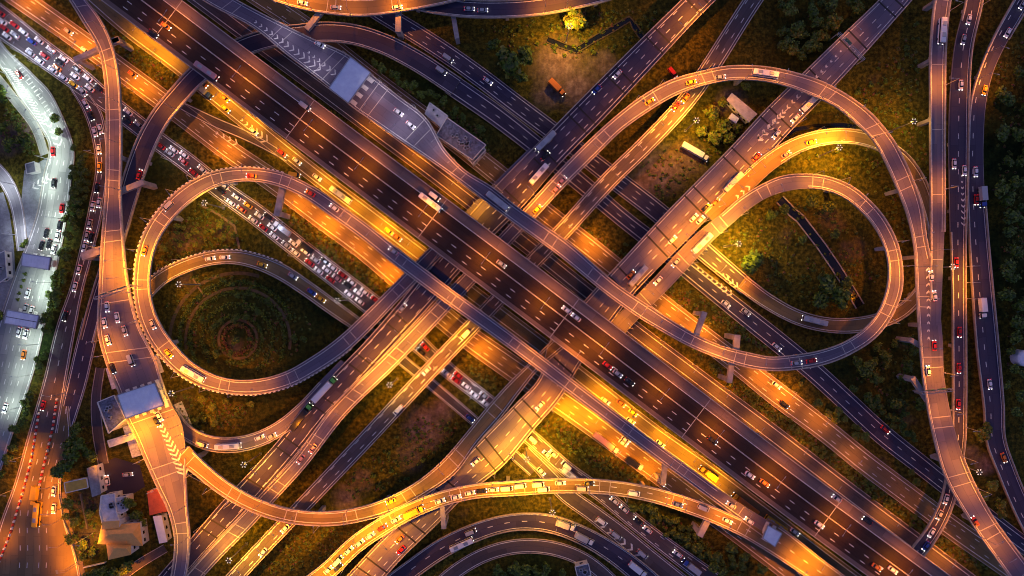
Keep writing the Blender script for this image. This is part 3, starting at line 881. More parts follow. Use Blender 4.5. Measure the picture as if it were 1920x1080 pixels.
def ring_path(name, label, cx, cy, R, a0, a1, wd):
    mb = MB()
    n = 48
    vs = []
    for i in range(n + 1):
        a = math.radians(a0 + (a1 - a0) * i / n)
        for k in (-.5, .5):
            rr = R + wd / .24 * k
            v = W(cx + rr * math.cos(a), cy + rr * math.sin(a), .05)
            vs.append((v.x, v.y, .06))
    mb.add(vs, [(2 * i, 2 * i + 1, 2 * i + 3, 2 * i + 2) for i in range(n)])
    tag(mb.build(name, M['garden_soil']), label, 'path', kind='structure')


ring_path('garden_path', "curved earth path just inside the hedge garden's inner ramp", 446, 640, 128, -195, -72, 1.5)
ring_path('garden_path', "middle curved earth path of the hedge garden", 446, 638, 98, -190, 10, 1.3)
ring_path('garden_path', "small round earth path at the hedge garden's centre", 446, 636, 36, 0, 360, 1.2)
JB = (24, 5.5, 'joint_black', .75)
JP = (26, 4.5, 'joint_pale', .32)


def a_extra(mb):
    pass


elevated('A', "very wide dark expressway with an orange median, crossing over everything corner to corner", 'black_top', (3.9, 6.9), edge=4.7, joints=(70, 0, 'joint_pale', .3), pier_step=40, thick=2.2, cat='expressway', name='elevated_expressway',
         band=[('L', .36, 4.6), ('R', -2.0, -.36)], lineR=False)
A = ROADS['A']
mb = MB(); A.wall(mb, 0, .5, .0, .95, 0, A.len, 'C')
tag(mb.build('median_barrier', M['barrier']), "long concrete median barrier down the middle of the dark expressway", 'barrier')

elevated('B', "ramp with a pale toll canopy that sweeps round the canal field in a loop", 'deck_dusk', (), 1.15, joints=(24, 4.5, 'joint_pale', .3), barL=[(0, .79)], barR=[(0, .865)], pier_step=36,
         beams=[((1306, 630), (1322, 585), 2.2), ((1381, 660), (1383, 628), 2.6), ((1372, 688), (1368, 718), 2.2)],
         extra=lambda mb: (chevrons(mb, (475, 38), (600, 130), 1.2, 4.2, 17.2, 2.6, .45), chevrons(mb, (575, 95), (630, 140), .8, 3.0, 17.2, 2.4, .4)))
elevated('N1', "wide bridge with paired black joints running up to the top edge", 'asphalt_blue', (-3.3, 0, 3.3), 1.6, joints=JB, pier_step=30, barR=[(0, .30), (.36, 1)], cat='bridge', name='road_bridge')
elevated('C', "tall outer ramp that sweeps over the chevron viaduct and joins the slim bridges", 'deck_dusk', (), 1.2, joints=JP, pier_step=30, dz=.05,
         barR=[(0, .125), (.265, 1)], extra=lambda mb: chevrons(mb, (1741, 640), (1741, 470), .9, 2.6, 14.12, 3.2, .6, flip=False),
         beams=[((1722, 645), (1708, 637), 2.0), ((1735, 742), (1712, 708), 2.2)])
elevated('N2', "slim two-lane viaduct lit orange below the tall outer ramp", 'asphalt', (-1.0, 2.0), 1.1, joints=None, pier_step=32)
elevated('E', "multi-lane viaduct with painted chevrons passing below the tall outer ramp", 'deck_dusk', (-.5, 2.6), 1.3, joints=JB, pier_step=32, barR=[(0, .265), (.47, 1)],
         extra=lambda mb: (chevrons(mb, (1580, 92), (1420, 262), .7, 2.6, 9.02, 3.0, .55), chevrons(mb, (1470, 212), (1420, 266), 2.4, 2.8, 9.02, 3.0, .7)))
elevated('R', "long ramp curving from the toll plaza below the photo's middle", 'deck_lamplit', (), 1.1, joints=JP, pier_step=30, dz=.04, barL=[(.0, .985)], barR=[(0.0, .97)],
         extra=lambda mb: [line(mb, (352 + 7.6 * i + .0, 887 + 4.6 * i - .055 * i * i), (355 + 7.6 * i, 880 + 4.6 * i - .055 * i * i), .75, 14.45) for i in range(16)])
elevated('V', "viaduct from the top edge that widens into a toll plaza with a pale blue canopy", 'deck_dusk', (), 1.1, joints=JP, pier_step=34, barL=[(0, 1)], barR=[(0, .70), (.80, 1)],
         beams=[((212, 78), (138, 112), 2.2), ((205, 78), (222, 72), 2.2), ((196, 466), (152, 481), 3.4), ((228, 357), (268, 341), 2.4)],
         extra=lambda mb: (chevrons(mb, (288, 770), (346, 886), 1.0, 5.6, 14.06, 2.1, .62), [line(mb, (258 + i * 14, 792 - i * 7), (276 + i * 15, 850 - i * 9), .34, 14.03) for i in range(5)],
                           [line(mb, (226 + i * 14, 682 - i * 3), (238 + i * 14, 722 - i * 5), .3, 14.03) for i in range(4)]))
elevated('L', "ramp that loops round the hedge garden, edged with black and white blocks", 'deck_dusk', (), 1.15, joints=(30, 4, 'joint_pale', .28), pier_step=30, barR=[(.05, .93)], barL=[(.0, .93)],
         beams=[((530, 345), (518, 405), 2.6), ((1248, 868), (1243, 910), 2.2)], striped=[('R', .445, .80)])
elevated('S', "ramp at the bottom crammed with cars under amber lamps", 'deck_lamplit', (-.2,), .9, joints=(32, 4.5, 'joint_pale', .28), pier_step=30, dz=.03, barL=[(0, .93)],
         beams=[((1330, 972), (1312, 1006), 2.6), ((828, 940), (832, 992), 2.0)])
elevated('LS', "road end past the small pale canopy near the bottom", 'deck_lamplit', (0,), 1.0, dz=-.04, barL=[(.12, 1)], barR=[(.12, 1)], piers=False)
elevated('C2', "bright orange ramp bending beneath the tall outer ramp", 'deck_lamplit', (), 1.0, pier_step=30, dz=.06, barL=[(0, 1)], barR=[(.16, 1)], extra=lambda mb: chevrons(mb, (1378, 372), (1408, 348), 1.4, 2.6, 9.24, 2.6, .6))
elevated('W', "dark ramp that dives under the wide expressway and comes out beyond it", 'asphalt_blue', (), 1.1, pier_step=34)
elevated('M', "inner ramp with white and black kerb blocks beside the hedge garden", 'deck_lamplit', (), 1.0, pier_step=34, striped=[('L', .1, .55)])
elevated('K', "short curved ramp emerging below the toll plaza", 'deck_dusk', (), .9, pier_step=30, dz=.05, barL=[(0, .86)], barR=[(0, .74)])
elevated('V1', "straight viaduct on white piers at the wood's side", 'deck_dusk', (), 1.0, joints=(28, 0, 'joint_pale', .28), pier_step=26, dz=0.0, barR=[(0, .93)], barL=[(0, .74)])
elevated('X', "straight road with chevrons and red tail lights, between two viaducts", 'asphalt_blue', (0,), .9, pier_step=30, barR=[(0, .08), (.42, 1)], extra=lambda mb: chevrons(mb, (1803, 325), (1808, 425), .6, 2.6, 5.65, 2.6, .5))
elevated('Y', "blue-grey road that joins along the dark wood", 'asphalt_blue', (1.2,), .9, pier_step=30, dz=.06, barL=[(0, .10), (.36, 1)])
elevated('T', "orange-lit curve cut off by the photo's top edge", 'deck_lamplit', (), 1.0, pier_step=24, joints=(28, 3.5, 'joint_pale', .28), beams=[((600, 22), (574, 54), 2.4), ((747, 22), (746, 60), 2.4)])
elevated('T2', "dusky curve with pale streaked lanes at the top edge", 'asphalt_blue', (), 1.0, pier_step=40, beams=[((849, 24), (857, 72), 2.0)])
elevated('Z1', "dark bend with white buses at the bottom edge", 'asphalt_blue', (0,), .9, piers=False)


def bead_row(name, label, pts, z):
    """row of alternating red and white barrier blocks on the avenue"""
    mb = MB()
    P = [W(x, y, z) for x, y in pts]
    k = 0
    for a, b in zip(P[:-1], P[1:]):
        d = b - a
        n = int(d.length / 1.5)
        for i in range(n):
            c = a + d * ((i + .5) / n)
            mb.box((c.x, c.y, z + .45), (1.1, .8, .9), math.atan2(d.y, d.x), k % 2, .7)
            k += 1
    tag(mb.build(name, [M['kerb_white'], M['kerb_red']]), label, 'barrier')


bead_row('block_barrier', "long curving row of red and white blocks along the broad avenue", [(74, 772), (60, 860), (47, 910), (36, 948), (20, 1000), (0, 1050), (-12, 1085)], .27)
bead_row('block_barrier', "shorter row of red and white blocks in the avenue's centre", [(108, 745), (100, 800), (92, 835), (84, 868), (74, 912)], .35)

# ------------------------------------------------------------------ sign gantries over the decks
def gantry(label, a, b, z, panels):
    A0, B0 = W(*a, z + 6.6), W(*b, z + 6.6)
    d = (B0 - A0); Ln = d.length; d.normalize()
    rz = math.atan2(d.y, d.x)
    c = (A0 + B0) / 2
    root = empty('sign_gantry', (c.x, c.y, z), rz)
    tag(root, label, 'sign gantry', 'sign gantries over the decks')
    for sg in (-1, 1):
        pb = MB(); pb.tube((sg * Ln / 2, 0, .0), (sg * Ln / 2, 0, 7.0), .22, .18, 8); pb.build('post', M['galv'], root)
    tb_ = MB()
    for y in (-.55, .55):
        for zz in (5.9, 7.0):
            tb_.tube((-Ln / 2, y, zz), (Ln / 2, y, zz), .09, .09, 6)
    n = int(Ln / 1.6)
    for i in range(n):
        x0, x1 = -Ln / 2 + Ln * i / n, -Ln / 2 + Ln * (i + 1) / n
        tb_.tube((x0, -.55, 7.0), (x1, .55, 7.0), .05, .05, 5)
        tb_.tube((x0, -.55, 5.9), (x0, -.55, 7.0), .05, .05, 5)
    tb_.build('truss', M['galv'], root)
    for u in panels:
        sb = MB(); sb.box((u * Ln, .72, 6.3), (3.4, .12, 2.2)); sb.build('sign_panel', M['sign_green'], root)


M['sign_green'] = mat_plain("green sign sheet", (0.02, 0.16, 0.07), 0.4)
gantry("truss sign gantry across the outer ramp and straight viaduct", (1729, 737), (1786, 731), 14, (-.2, .2))
gantry("truss sign gantry across the widening toll plaza viaduct", (177, 560), (247, 536), 14, (-.25, .0, .25))
gantry("truss sign gantry across the chevron viaduct near the top edge", (1572, 62), (1620, 112), 9, (-.15,))

# ------------------------------------------------------------------ drains and canals
def canal(label, pts, w, walls=True, wall_mat='concrete'):
    P = [W(x, y, .02) for x, y in pts]
    c = P[len(P) // 2]
    root = empty('canal', (c.x, c.y, 0))
    tag(root, label, 'canal', kind='structure')
    wb = MB()
    ks = [MB(), MB()]
    ns = []
    for i in range(len(P)):
        d = (P[min(i + 1, len(P) - 1)] - P[max(0, i - 1)]).normalized()
        ns.append(Vector((-d.y, d.x, 0)))
    vs = []
    for p, q in zip(P, ns):
        vs += [p - q * w / 2, p + q * w / 2]
    wb.add([(v.x, v.y, .05) for v in vs], [(2 * i, 2 * i + 2, 2 * i + 3, 2 * i + 1) for i in range(len(P) - 1)])
    wb.build('water', M['water'], root, (c.x, c.y, 0))
    if walls:
        for sg in (-1, 1):
            kb = MB()
            for i in range(len(P) - 1):
                a, b = P[i] + ns[i] * sg * (w / 2 + .2), P[i + 1] + ns[i + 1] * sg * (w / 2 + .2)
                a.z = b.z = .5
                box_along(a, b, .45, .9, kb)
            kb.build('canal_wall', M[wall_mat], root, (c.x, c.y, 0))


canal("dark straight canal with pale walls across the loop's field", [(1462, 374), (1485, 398), (1500, 410), (1540, 462), (1566, 500), (1590, 538), (1612, 574)], 3.6)
canal("black angled drain on the grass near the lit tree", [(1026, 74), (1052, 85), (1080, 95), (1110, 76), (1150, 54), (1180, 36), (1190, 50), (1204, 70)], 2.2, True, 'garden_soil')
canal("dark pond edge beside the orange ramp's lawn", [(1462, 262), (1490, 243), (1530, 236), (1580, 234), (1604, 238)], 1.8, False)

# ------------------------------------------------------------------ toll canopies and buildings
def quad(pts, z):
    return [W(x, y, z).xy for x, y in pts]


def canopy(label, pts, zr, zg, mat='canopy', rows=3, cat='toll canopy', seam=False):
    P = quad(pts, zr)
    c = sum((Vector(p) for p in P), Vector((0, 0))) / 4
    root = empty('toll_canopy', (c.x, c.y, zg))
    tag(root, label, cat)
    lo = (c.x, c.y, zg)
    mb = MB(); mb.prism(P, zr - .7, zr)
    mb.build('roof', M[mat], root, lo)
    fb = MB()
    for i in range(4):
        a, b = Vector((*P[i], zr + .22)), Vector((*P[(i + 1) % 4], zr + .22))
        box_along(a, b, .35, .95, fb)
    fb.build('fascia', M['galv'], root, lo)
    for i in range(1, 9):
        u = i / 9
        a = Vector(P[0]) * (1 - u) + Vector(P[1]) * u
        b = Vector(P[3]) * (1 - u) + Vector(P[2]) * u
        rb = rb if i > 1 else MB()
        box_along((a.x, a.y, zr + .10), (b.x, b.y, zr + .10), .12, .12, rb)
    rb.build('standing_seam', M[mat], root, lo)
    if seam:
        sb = MB()
        a = (Vector(P[0]) + Vector(P[3])) / 2; b = (Vector(P[1]) + Vector(P[2])) / 2
        box_along((a.x, a.y, zr + .12), (b.x, b.y, zr + .12), .3, .3, sb)
        sb.build('gutter', M['roof_dark'], root, lo)
    # columns and booths stand in two rows under the roof
    for i in range(rows):
        u = (i + .5) / rows
        a = Vector(P[0]) * (1 - u) + Vector(P[1]) * u
        b = Vector(P[3]) * (1 - u) + Vector(P[2]) * u
        for t in (.25, .75):
            p = a * (1 - t) + b * t
            cb = MB(); cb.tube((p.x, p.y, zg + .02), (p.x, p.y, zr - .71), .25, .25, 8)
            cb.build('column', M['galv'], root, lo)
        p = (a + b) / 2
        d = b - a
        bb = MB()
        bb.box((p.x, p.y, zg + 1.2), (3.0, 1.3, 2.3), math.atan2(d.y, d.x))
        bb.box((p.x, p.y, zg + .16), (d.length * 1.25, 1.7, .26), math.atan2(d.y, d.x))
        bb.build('toll_booth', M['wall_white'], root, lo)
    return root


canopy("pale blue toll canopy roof across the ramp beside the flat office block", [(617, 165), (657, 107), (695, 136), (653, 193)], 22.8, 17.2, 'canopy', 4)
canopy("pale blue toll canopy roof across the plaza, next to the dark-roofed office", [(220, 741), (290, 718), (307, 760), (236, 785)], 19.6, 14, 'canopy', 5)
canopy("upper white canopy across the pale toll road, with one seam", [(43, 475), (95, 483), (91, 506), (40, 498)], 6.2, .3, 'canopy_white', 4, seam=False)
canopy("lower white canopy across the pale toll road, crossed by a dark gutter", [(14, 581), (73, 592), (67, 616), (8, 606)], 6.2, .3, 'canopy_white', 4, seam=True)
canopy("small pale blue canopy where the amber ramp ends", [(1440, 985), (1466, 1000), (1453, 1025), (1430, 1009)], 15.4, 10.4, 'canopy', 2)


def building(name, label, pts, zr, mat, wall='wall_white', z0=0.0, parapet=.7, cat='building', units=0, hip=None, windows=True):
    P = quad(pts, zr)
    n = len(P)
    c = sum((Vector(p) for p in P), Vector((0, 0))) / n
    root = empty(name, (c.x, c.y, z0))
    tag(root, label, cat)
    lo = (c.x, c.y, z0)
    Q = [(c.x + (x - c.x) * .95, c.y + (y - c.y) * .95) for x, y in P]
    mb = MB(); mb.prism(Q, z0 - .2, zr - .02)
    mb.build('wall', M[wall], root, lo)
    if hip:
        # hipped roof: eaves polygon P (4 points), ridge between two photo points at height hip[2]
        a, b = W(*hip[0], hip[2]), W(*hip[1], hip[2])
        rb = MB()
        vs = [(x, y, zr) for x, y in P] + [tuple(a), tuple(b)]
        rb.add(vs, [(0, 1, 5, 4), (1, 2, 5), (2, 3, 4, 5), (3, 0, 4)])
        rb.build('roof', M[mat], root, lo)
    else:
        rb = MB(); rb.prism(P, zr - .01, zr + .18)
        rf = rb.build('roof', M[mat], root, lo)
        if parapet:
            pb = MB()
            for i in range(n):
                a, b = Vector((*P[i], zr + parapet)), Vector((*P[(i + 1) % n], zr + parapet))
                box_along(a, b, .35, parapet - .02, pb)
            pb.build('parapet', M['kerb_white'], root, lo)
    rnd = random.Random(hash(label) % 999)
    for k in range(units):
        u, v = rnd.uniform(.2, .8), rnd.uniform(.25, .75)
        p = (Vector(P[0]) * (1 - u) + Vector(P[1]) * u) * (1 - v) + (Vector(P[3]) * (1 - u) + Vector(P[2]) * u) * v
        ub = MB()
        ub.box((p.x, p.y, zr + .68), (1.6, 1.2, 1.0), rnd.uniform(0, 3))
        ub.tube((p.x, p.y, zr + 1.18), (p.x, p.y, zr + 1.3), .4, .4, 10, 1)
        ub.build('roof_unit', [M['galv'], M['tyre']], root, lo)
    if windows:
        for i in range(n):
            a, b = Vector(Q[i]), Vector(Q[(i + 1) % n])
            d = b - a
            for k in range(int(d.length // 3.2)):
                p = a + d * ((k + .5) / (d.length // 3.2))
                z = z0 + (zr - z0) * .55
                wb = MB()
                wb.box((p.x, p.y, z), (1.4, .14, 1.3), math.atan2(d.y, d.x))
                wb.build('window', M['glass'], root, lo)
    return root


building('toll_office', "long office block with dark cluttered roof by the toll ramp", [(838, 221), (911, 272), (886, 300), (818, 254)], 10, 'roof_dark', units=11)
building('gatehouse', "small white gatehouse joined above the dark-roofed office block", [(806, 193), (840, 218), (828, 240), (797, 214)], 9, 'roof_white', units=2)
building('pump_house', "small grey block at the lower tip of the office block", [(893, 274), (911, 281), (886, 308), (878, 297)], 8, 'roof_grey', units=1)
building('plaza_office', "dark-roofed office with white parapets beside the plaza canopy", [(184, 754), (215, 741), (237, 785), (205, 812)], 15.2, 'roof_dark', units=4)
building('plaza_annex', "thin white annex below the dark-roofed plaza office", [(203, 826), (250, 812), (254, 822), (207, 838)], 10, 'roof_white', units=0)
building('site_hut', "long white site hut on bare soil under the chevron viaduct", [(1372, 174), (1420, 214), (1404, 230), (1362, 187)], 4.2, 'roof_white', parapet=0)
building('site_shed', "small blue shed beside the long white site hut", [(1372, 212), (1386, 222), (1380, 232), (1366, 222)], 3.0, 'canopy', parapet=0, windows=False)
building('tan_house', "big house with tan hipped roof in the compound", [(183, 1012), (192, 980), (263, 984), (267, 1026)], 8, 'tan', hip=((210, 1000), (246, 1003), 13.5), parapet=0) if False else None
M['roof_tan'] = mat_plain("tan roof tiles", (0.85, 0.42, 0.11), 0.7, var=0.12, scale=0.8)
building('villa', "big villa with tan hipped roof inside the compound", [(183, 1020), (190, 985), (262, 980), (268, 1024)], 6.4, 'roof_tan', hip=((205, 1002), (248, 1000), 10.5), parapet=0, cat='house')
building('porch', "tan gabled porch on the villa's street side", [(199, 1020), (246, 1022), (246, 1040), (203, 1050)], 7, 'roof_tan', hip=((214, 1028), (236, 1028), 9.5), parapet=0, cat='house')
building('villa_wing', "tan square wing joining the villa to its white terrace", [(192, 978), (224, 976), (223, 990), (192, 993)], 8.6, 'roof_tan', parapet=0, cat='house', windows=False)
building('terrace_block', "white flat-roofed block with crenellated parapet above the villa", [(191, 929), (216, 925), (219, 960), (226, 976), (193, 980), (188, 960)], 6, 'roof_white', units=5, cat='house')
building('terrace_block', "smaller white flat-roofed block beside the crenellated one", [(217, 933), (238, 930), (240, 956), (228, 962), (219, 960)], 5.4, 'roof_white', units=3, cat='house')
building('long_shed', "long grey-roofed shed by the compound's car park", [(163, 878), (181, 871), (190, 926), (173, 932)], 5, 'roof_grey', parapet=0)
building('ochre_pavilion', "pavilion with ochre roof panels and white frame", [(121, 905), (163, 896), (166, 914), (124, 924)], 4.5, 'roof_yellow', parapet=.35)
building('red_shed', "shed with rusty red sheet roof under the plaza's slip ramp", [(276, 921), (304, 914), (316, 958), (281, 966)], 5, 'roof_red', parapet=0)
building('blue_shed', "narrow shed with pale blue roof below the rusty red one", [(287, 968), (303, 966), (314, 1016), (299, 1019)], 4.5, 'canopy', parapet=0)
building('white_fence_house', "blue-grey roofed house among trees at the bottom edge", [(1078, 1062), (1103, 1056), (1108, 1078), (1084, 1086)], 5, 'roof_dark', units=4)
building('toll_kiosk', "small grey kiosk beside the upper toll forecourt", [(48, 308), (65, 303), (68, 322), (51, 326)], 3.6, 'roof_grey', parapet=.3, windows=False)
building('yard_block', "low grey block in the paved yard at the edge", [(-6, 478), (10, 470), (14, 520), (0, 530)], 4, 'roof_grey', units=2, parapet=.4)

# storage tank in the wood
tb = MB()
c = W(1908, 670, 0)
prof = [(0.05, 3.6), (5.0, 3.6), (5.8, 3.1), (6.4, 1.9), (6.6, 0.3)]
for (za, ra), (zb, rb_) in zip(prof[:-1], prof[1:]):
    tb.tube((c.x, c.y, za), (c.x, c.y, zb), ra, rb_, 24)
tag(tb.build('storage_tank', M['canopy_white'], None, (c.x, c.y, 0)), "round pale storage tank at the edge of the dark wood", 'tank')


def wall_line(name, label, pts, h, th, mat, cat='wall'):
    mb = MB()
    P = [W(x, y, 0) for x, y in pts]
    for a, b in zip(P[:-1], P[1:]):
        a = Vector((a.x, a.y, h)); b = Vector((b.x, b.y, h))
        box_along(a, b, th, h + .1, mb)
    tag(mb.build(name, M[mat]), label, cat)


wall_line('boundary_wall', "thin white wall behind the villa's hedge", [(160, 1062), (200, 1053)], 1.8, .3, 'kerb_white')
wall_line('boundary_wall', "brown garden wall through the villa's lawn", [(153, 925), (160, 960), (166, 990)], 1.2, .5, 'soil_bank')
wall_line('boundary_wall', "pale wall along the avenue's footpath by the villa", [(112, 926), (120, 972), (133, 1006), (147, 1052)], 1.0, .4, 'concrete')
wall_line('garden_path_edge', "earthen path edging crossing the jammed highway's verge", [(376, 384), (410, 402), (440, 424), (450, 470)], .35, 1.0, 'soil_bank', 'path edging')
wall_line('garden_path_edge', "short orange path edging in the hedge garden", [(362, 522), (372, 538), (384, 556)], .3, .7, 'soil_bank', 'path edging')

# ------------------------------------------------------------------ lamps
def make_lamp(name, glow, h=9.0, reach=2.6, twin=False):
    root = empty(name, (0, 0, 0))
    p = MB(); p.tube((0, 0, 0), (0, 0, h), .13, .08, 8); p.box((0, 0, .15), (.5, .5, .3))
    p.build('pole', M['galv'], root)
    for sg in ((1, -1) if twin else (1,)):
        a = MB(); a.tube((0, 0, h - .05), (sg * reach, 0, h + .35), .07, .05, 6)
        a.build('arm', M['galv'], root)
        l = MB(); l.box((sg * (reach + .35), 0, h + .33), (1.0, .36, .16), 0, 0, .75)
        hd = l.build('lamp_head', M['galv'], root)
        g = MB(); g.box((sg * (reach + .35), 0, h + .22), (.75, .26, .05))
        g.build('lamp_glass', glow, hd)
    return root


def spot(name, loc, power, col, parent=None, ang=120, radius=.35):
    d = bpy.data.lights.new(name, 'SPOT')
    d.energy = power * LAMP
    d.color = col
    d.spot_size = math.radians(ang)
    d.spot_blend = 1.0
    d.shadow_soft_size = radius
    o = bpy.data.objects.new(name, d)
    COL.objects.link(o)
    o.location = loc
    if parent:
        o.parent = parent
    return o


PROTO = {'sodium': make_lamp('street_lamp', M['lamp_glow']), 'mercury': make_lamp('street_lamp', M['lamp_glow_white']), 'twin': make_lamp('median_lamp', M['lamp_glow'], 8.0, 2.2, True)}
USED = set()
HEADS = []
LAMPS = {}          # road key -> list of (s, root)


def lamp(key, px, py, power, kind='sodium', col=SODIUM, side=None, ang=138):
    """street lamp on the nearer edge of a road, its head reaching over the lit spot"""
    # where another deck crosses above the road, the lamp stands on that deck instead
    for k2, r2 in ROADS.items():
        if k2 == key or r2.ground:
            continue
        s2 = r2.near(px, py)
        z2 = r2.zat(s2)
        if z2 > ROADS[key].zat(ROADS[key].near(px, py)) + 2 and (W(px, py, z2) - r2.at(s2, 0)).length < r2.width(s2) / 2 + 1.5:
            key = k2
    r = ROADS[key]
    s = r.near(px, py)
    z = r.zat(s)
    t = W(px, py, z)
    c = r.at(s, 0)
    for r2 in ROADS.values():
        i = int(np.argmin(np.hypot(r2.C[:, 0] - c.x, r2.C[:, 1] - c.y)))
        if r2 is not r and z + 2 < r2.z[i] < z + 12.5 and math.hypot(r2.C[i, 0] - c.x, r2.C[i, 1] - c.y) < r2.wid[i] / 2 + r.width(s) / 2:
            return None                                   # no room for a pole under that deck
    for cx, cy, rad in ((1446, 1008, 38), (655, 150, 52), (262, 763, 30)):
        if math.hypot(px - cx, py - cy) < rad:
            return None
    for q0, z0 in HEADS:
        if (q0 - t).length < 6.5:
            return None
    HEADS.append((t, z))
    l, q = r.at(s, -r.width(s) / 2 + .17), r.at(s, r.width(s) / 2 - .17)
    e = l if (t - l).length < (t - q).length else q
    if side == 'L': e = l
    if side == 'R': e = q
    o = PROTO[kind]
    if kind in USED:
        o = copy_tree(o)
    USED.add(kind)
    d = c - e
    top = .95 if not r.ground else .0
    o.location = (e.x, e.y, e.z + top)
    o.rotation_euler = (0, 0, math.atan2(d.y, d.x))
    tag(o, None, 'street lamp', 'street lamps along the roads')
    LAMPS.setdefault(key, []).append((s, o))
    spot('lamp_light', (3.0, 0, 9.1), power, col, o, ang)
    return o


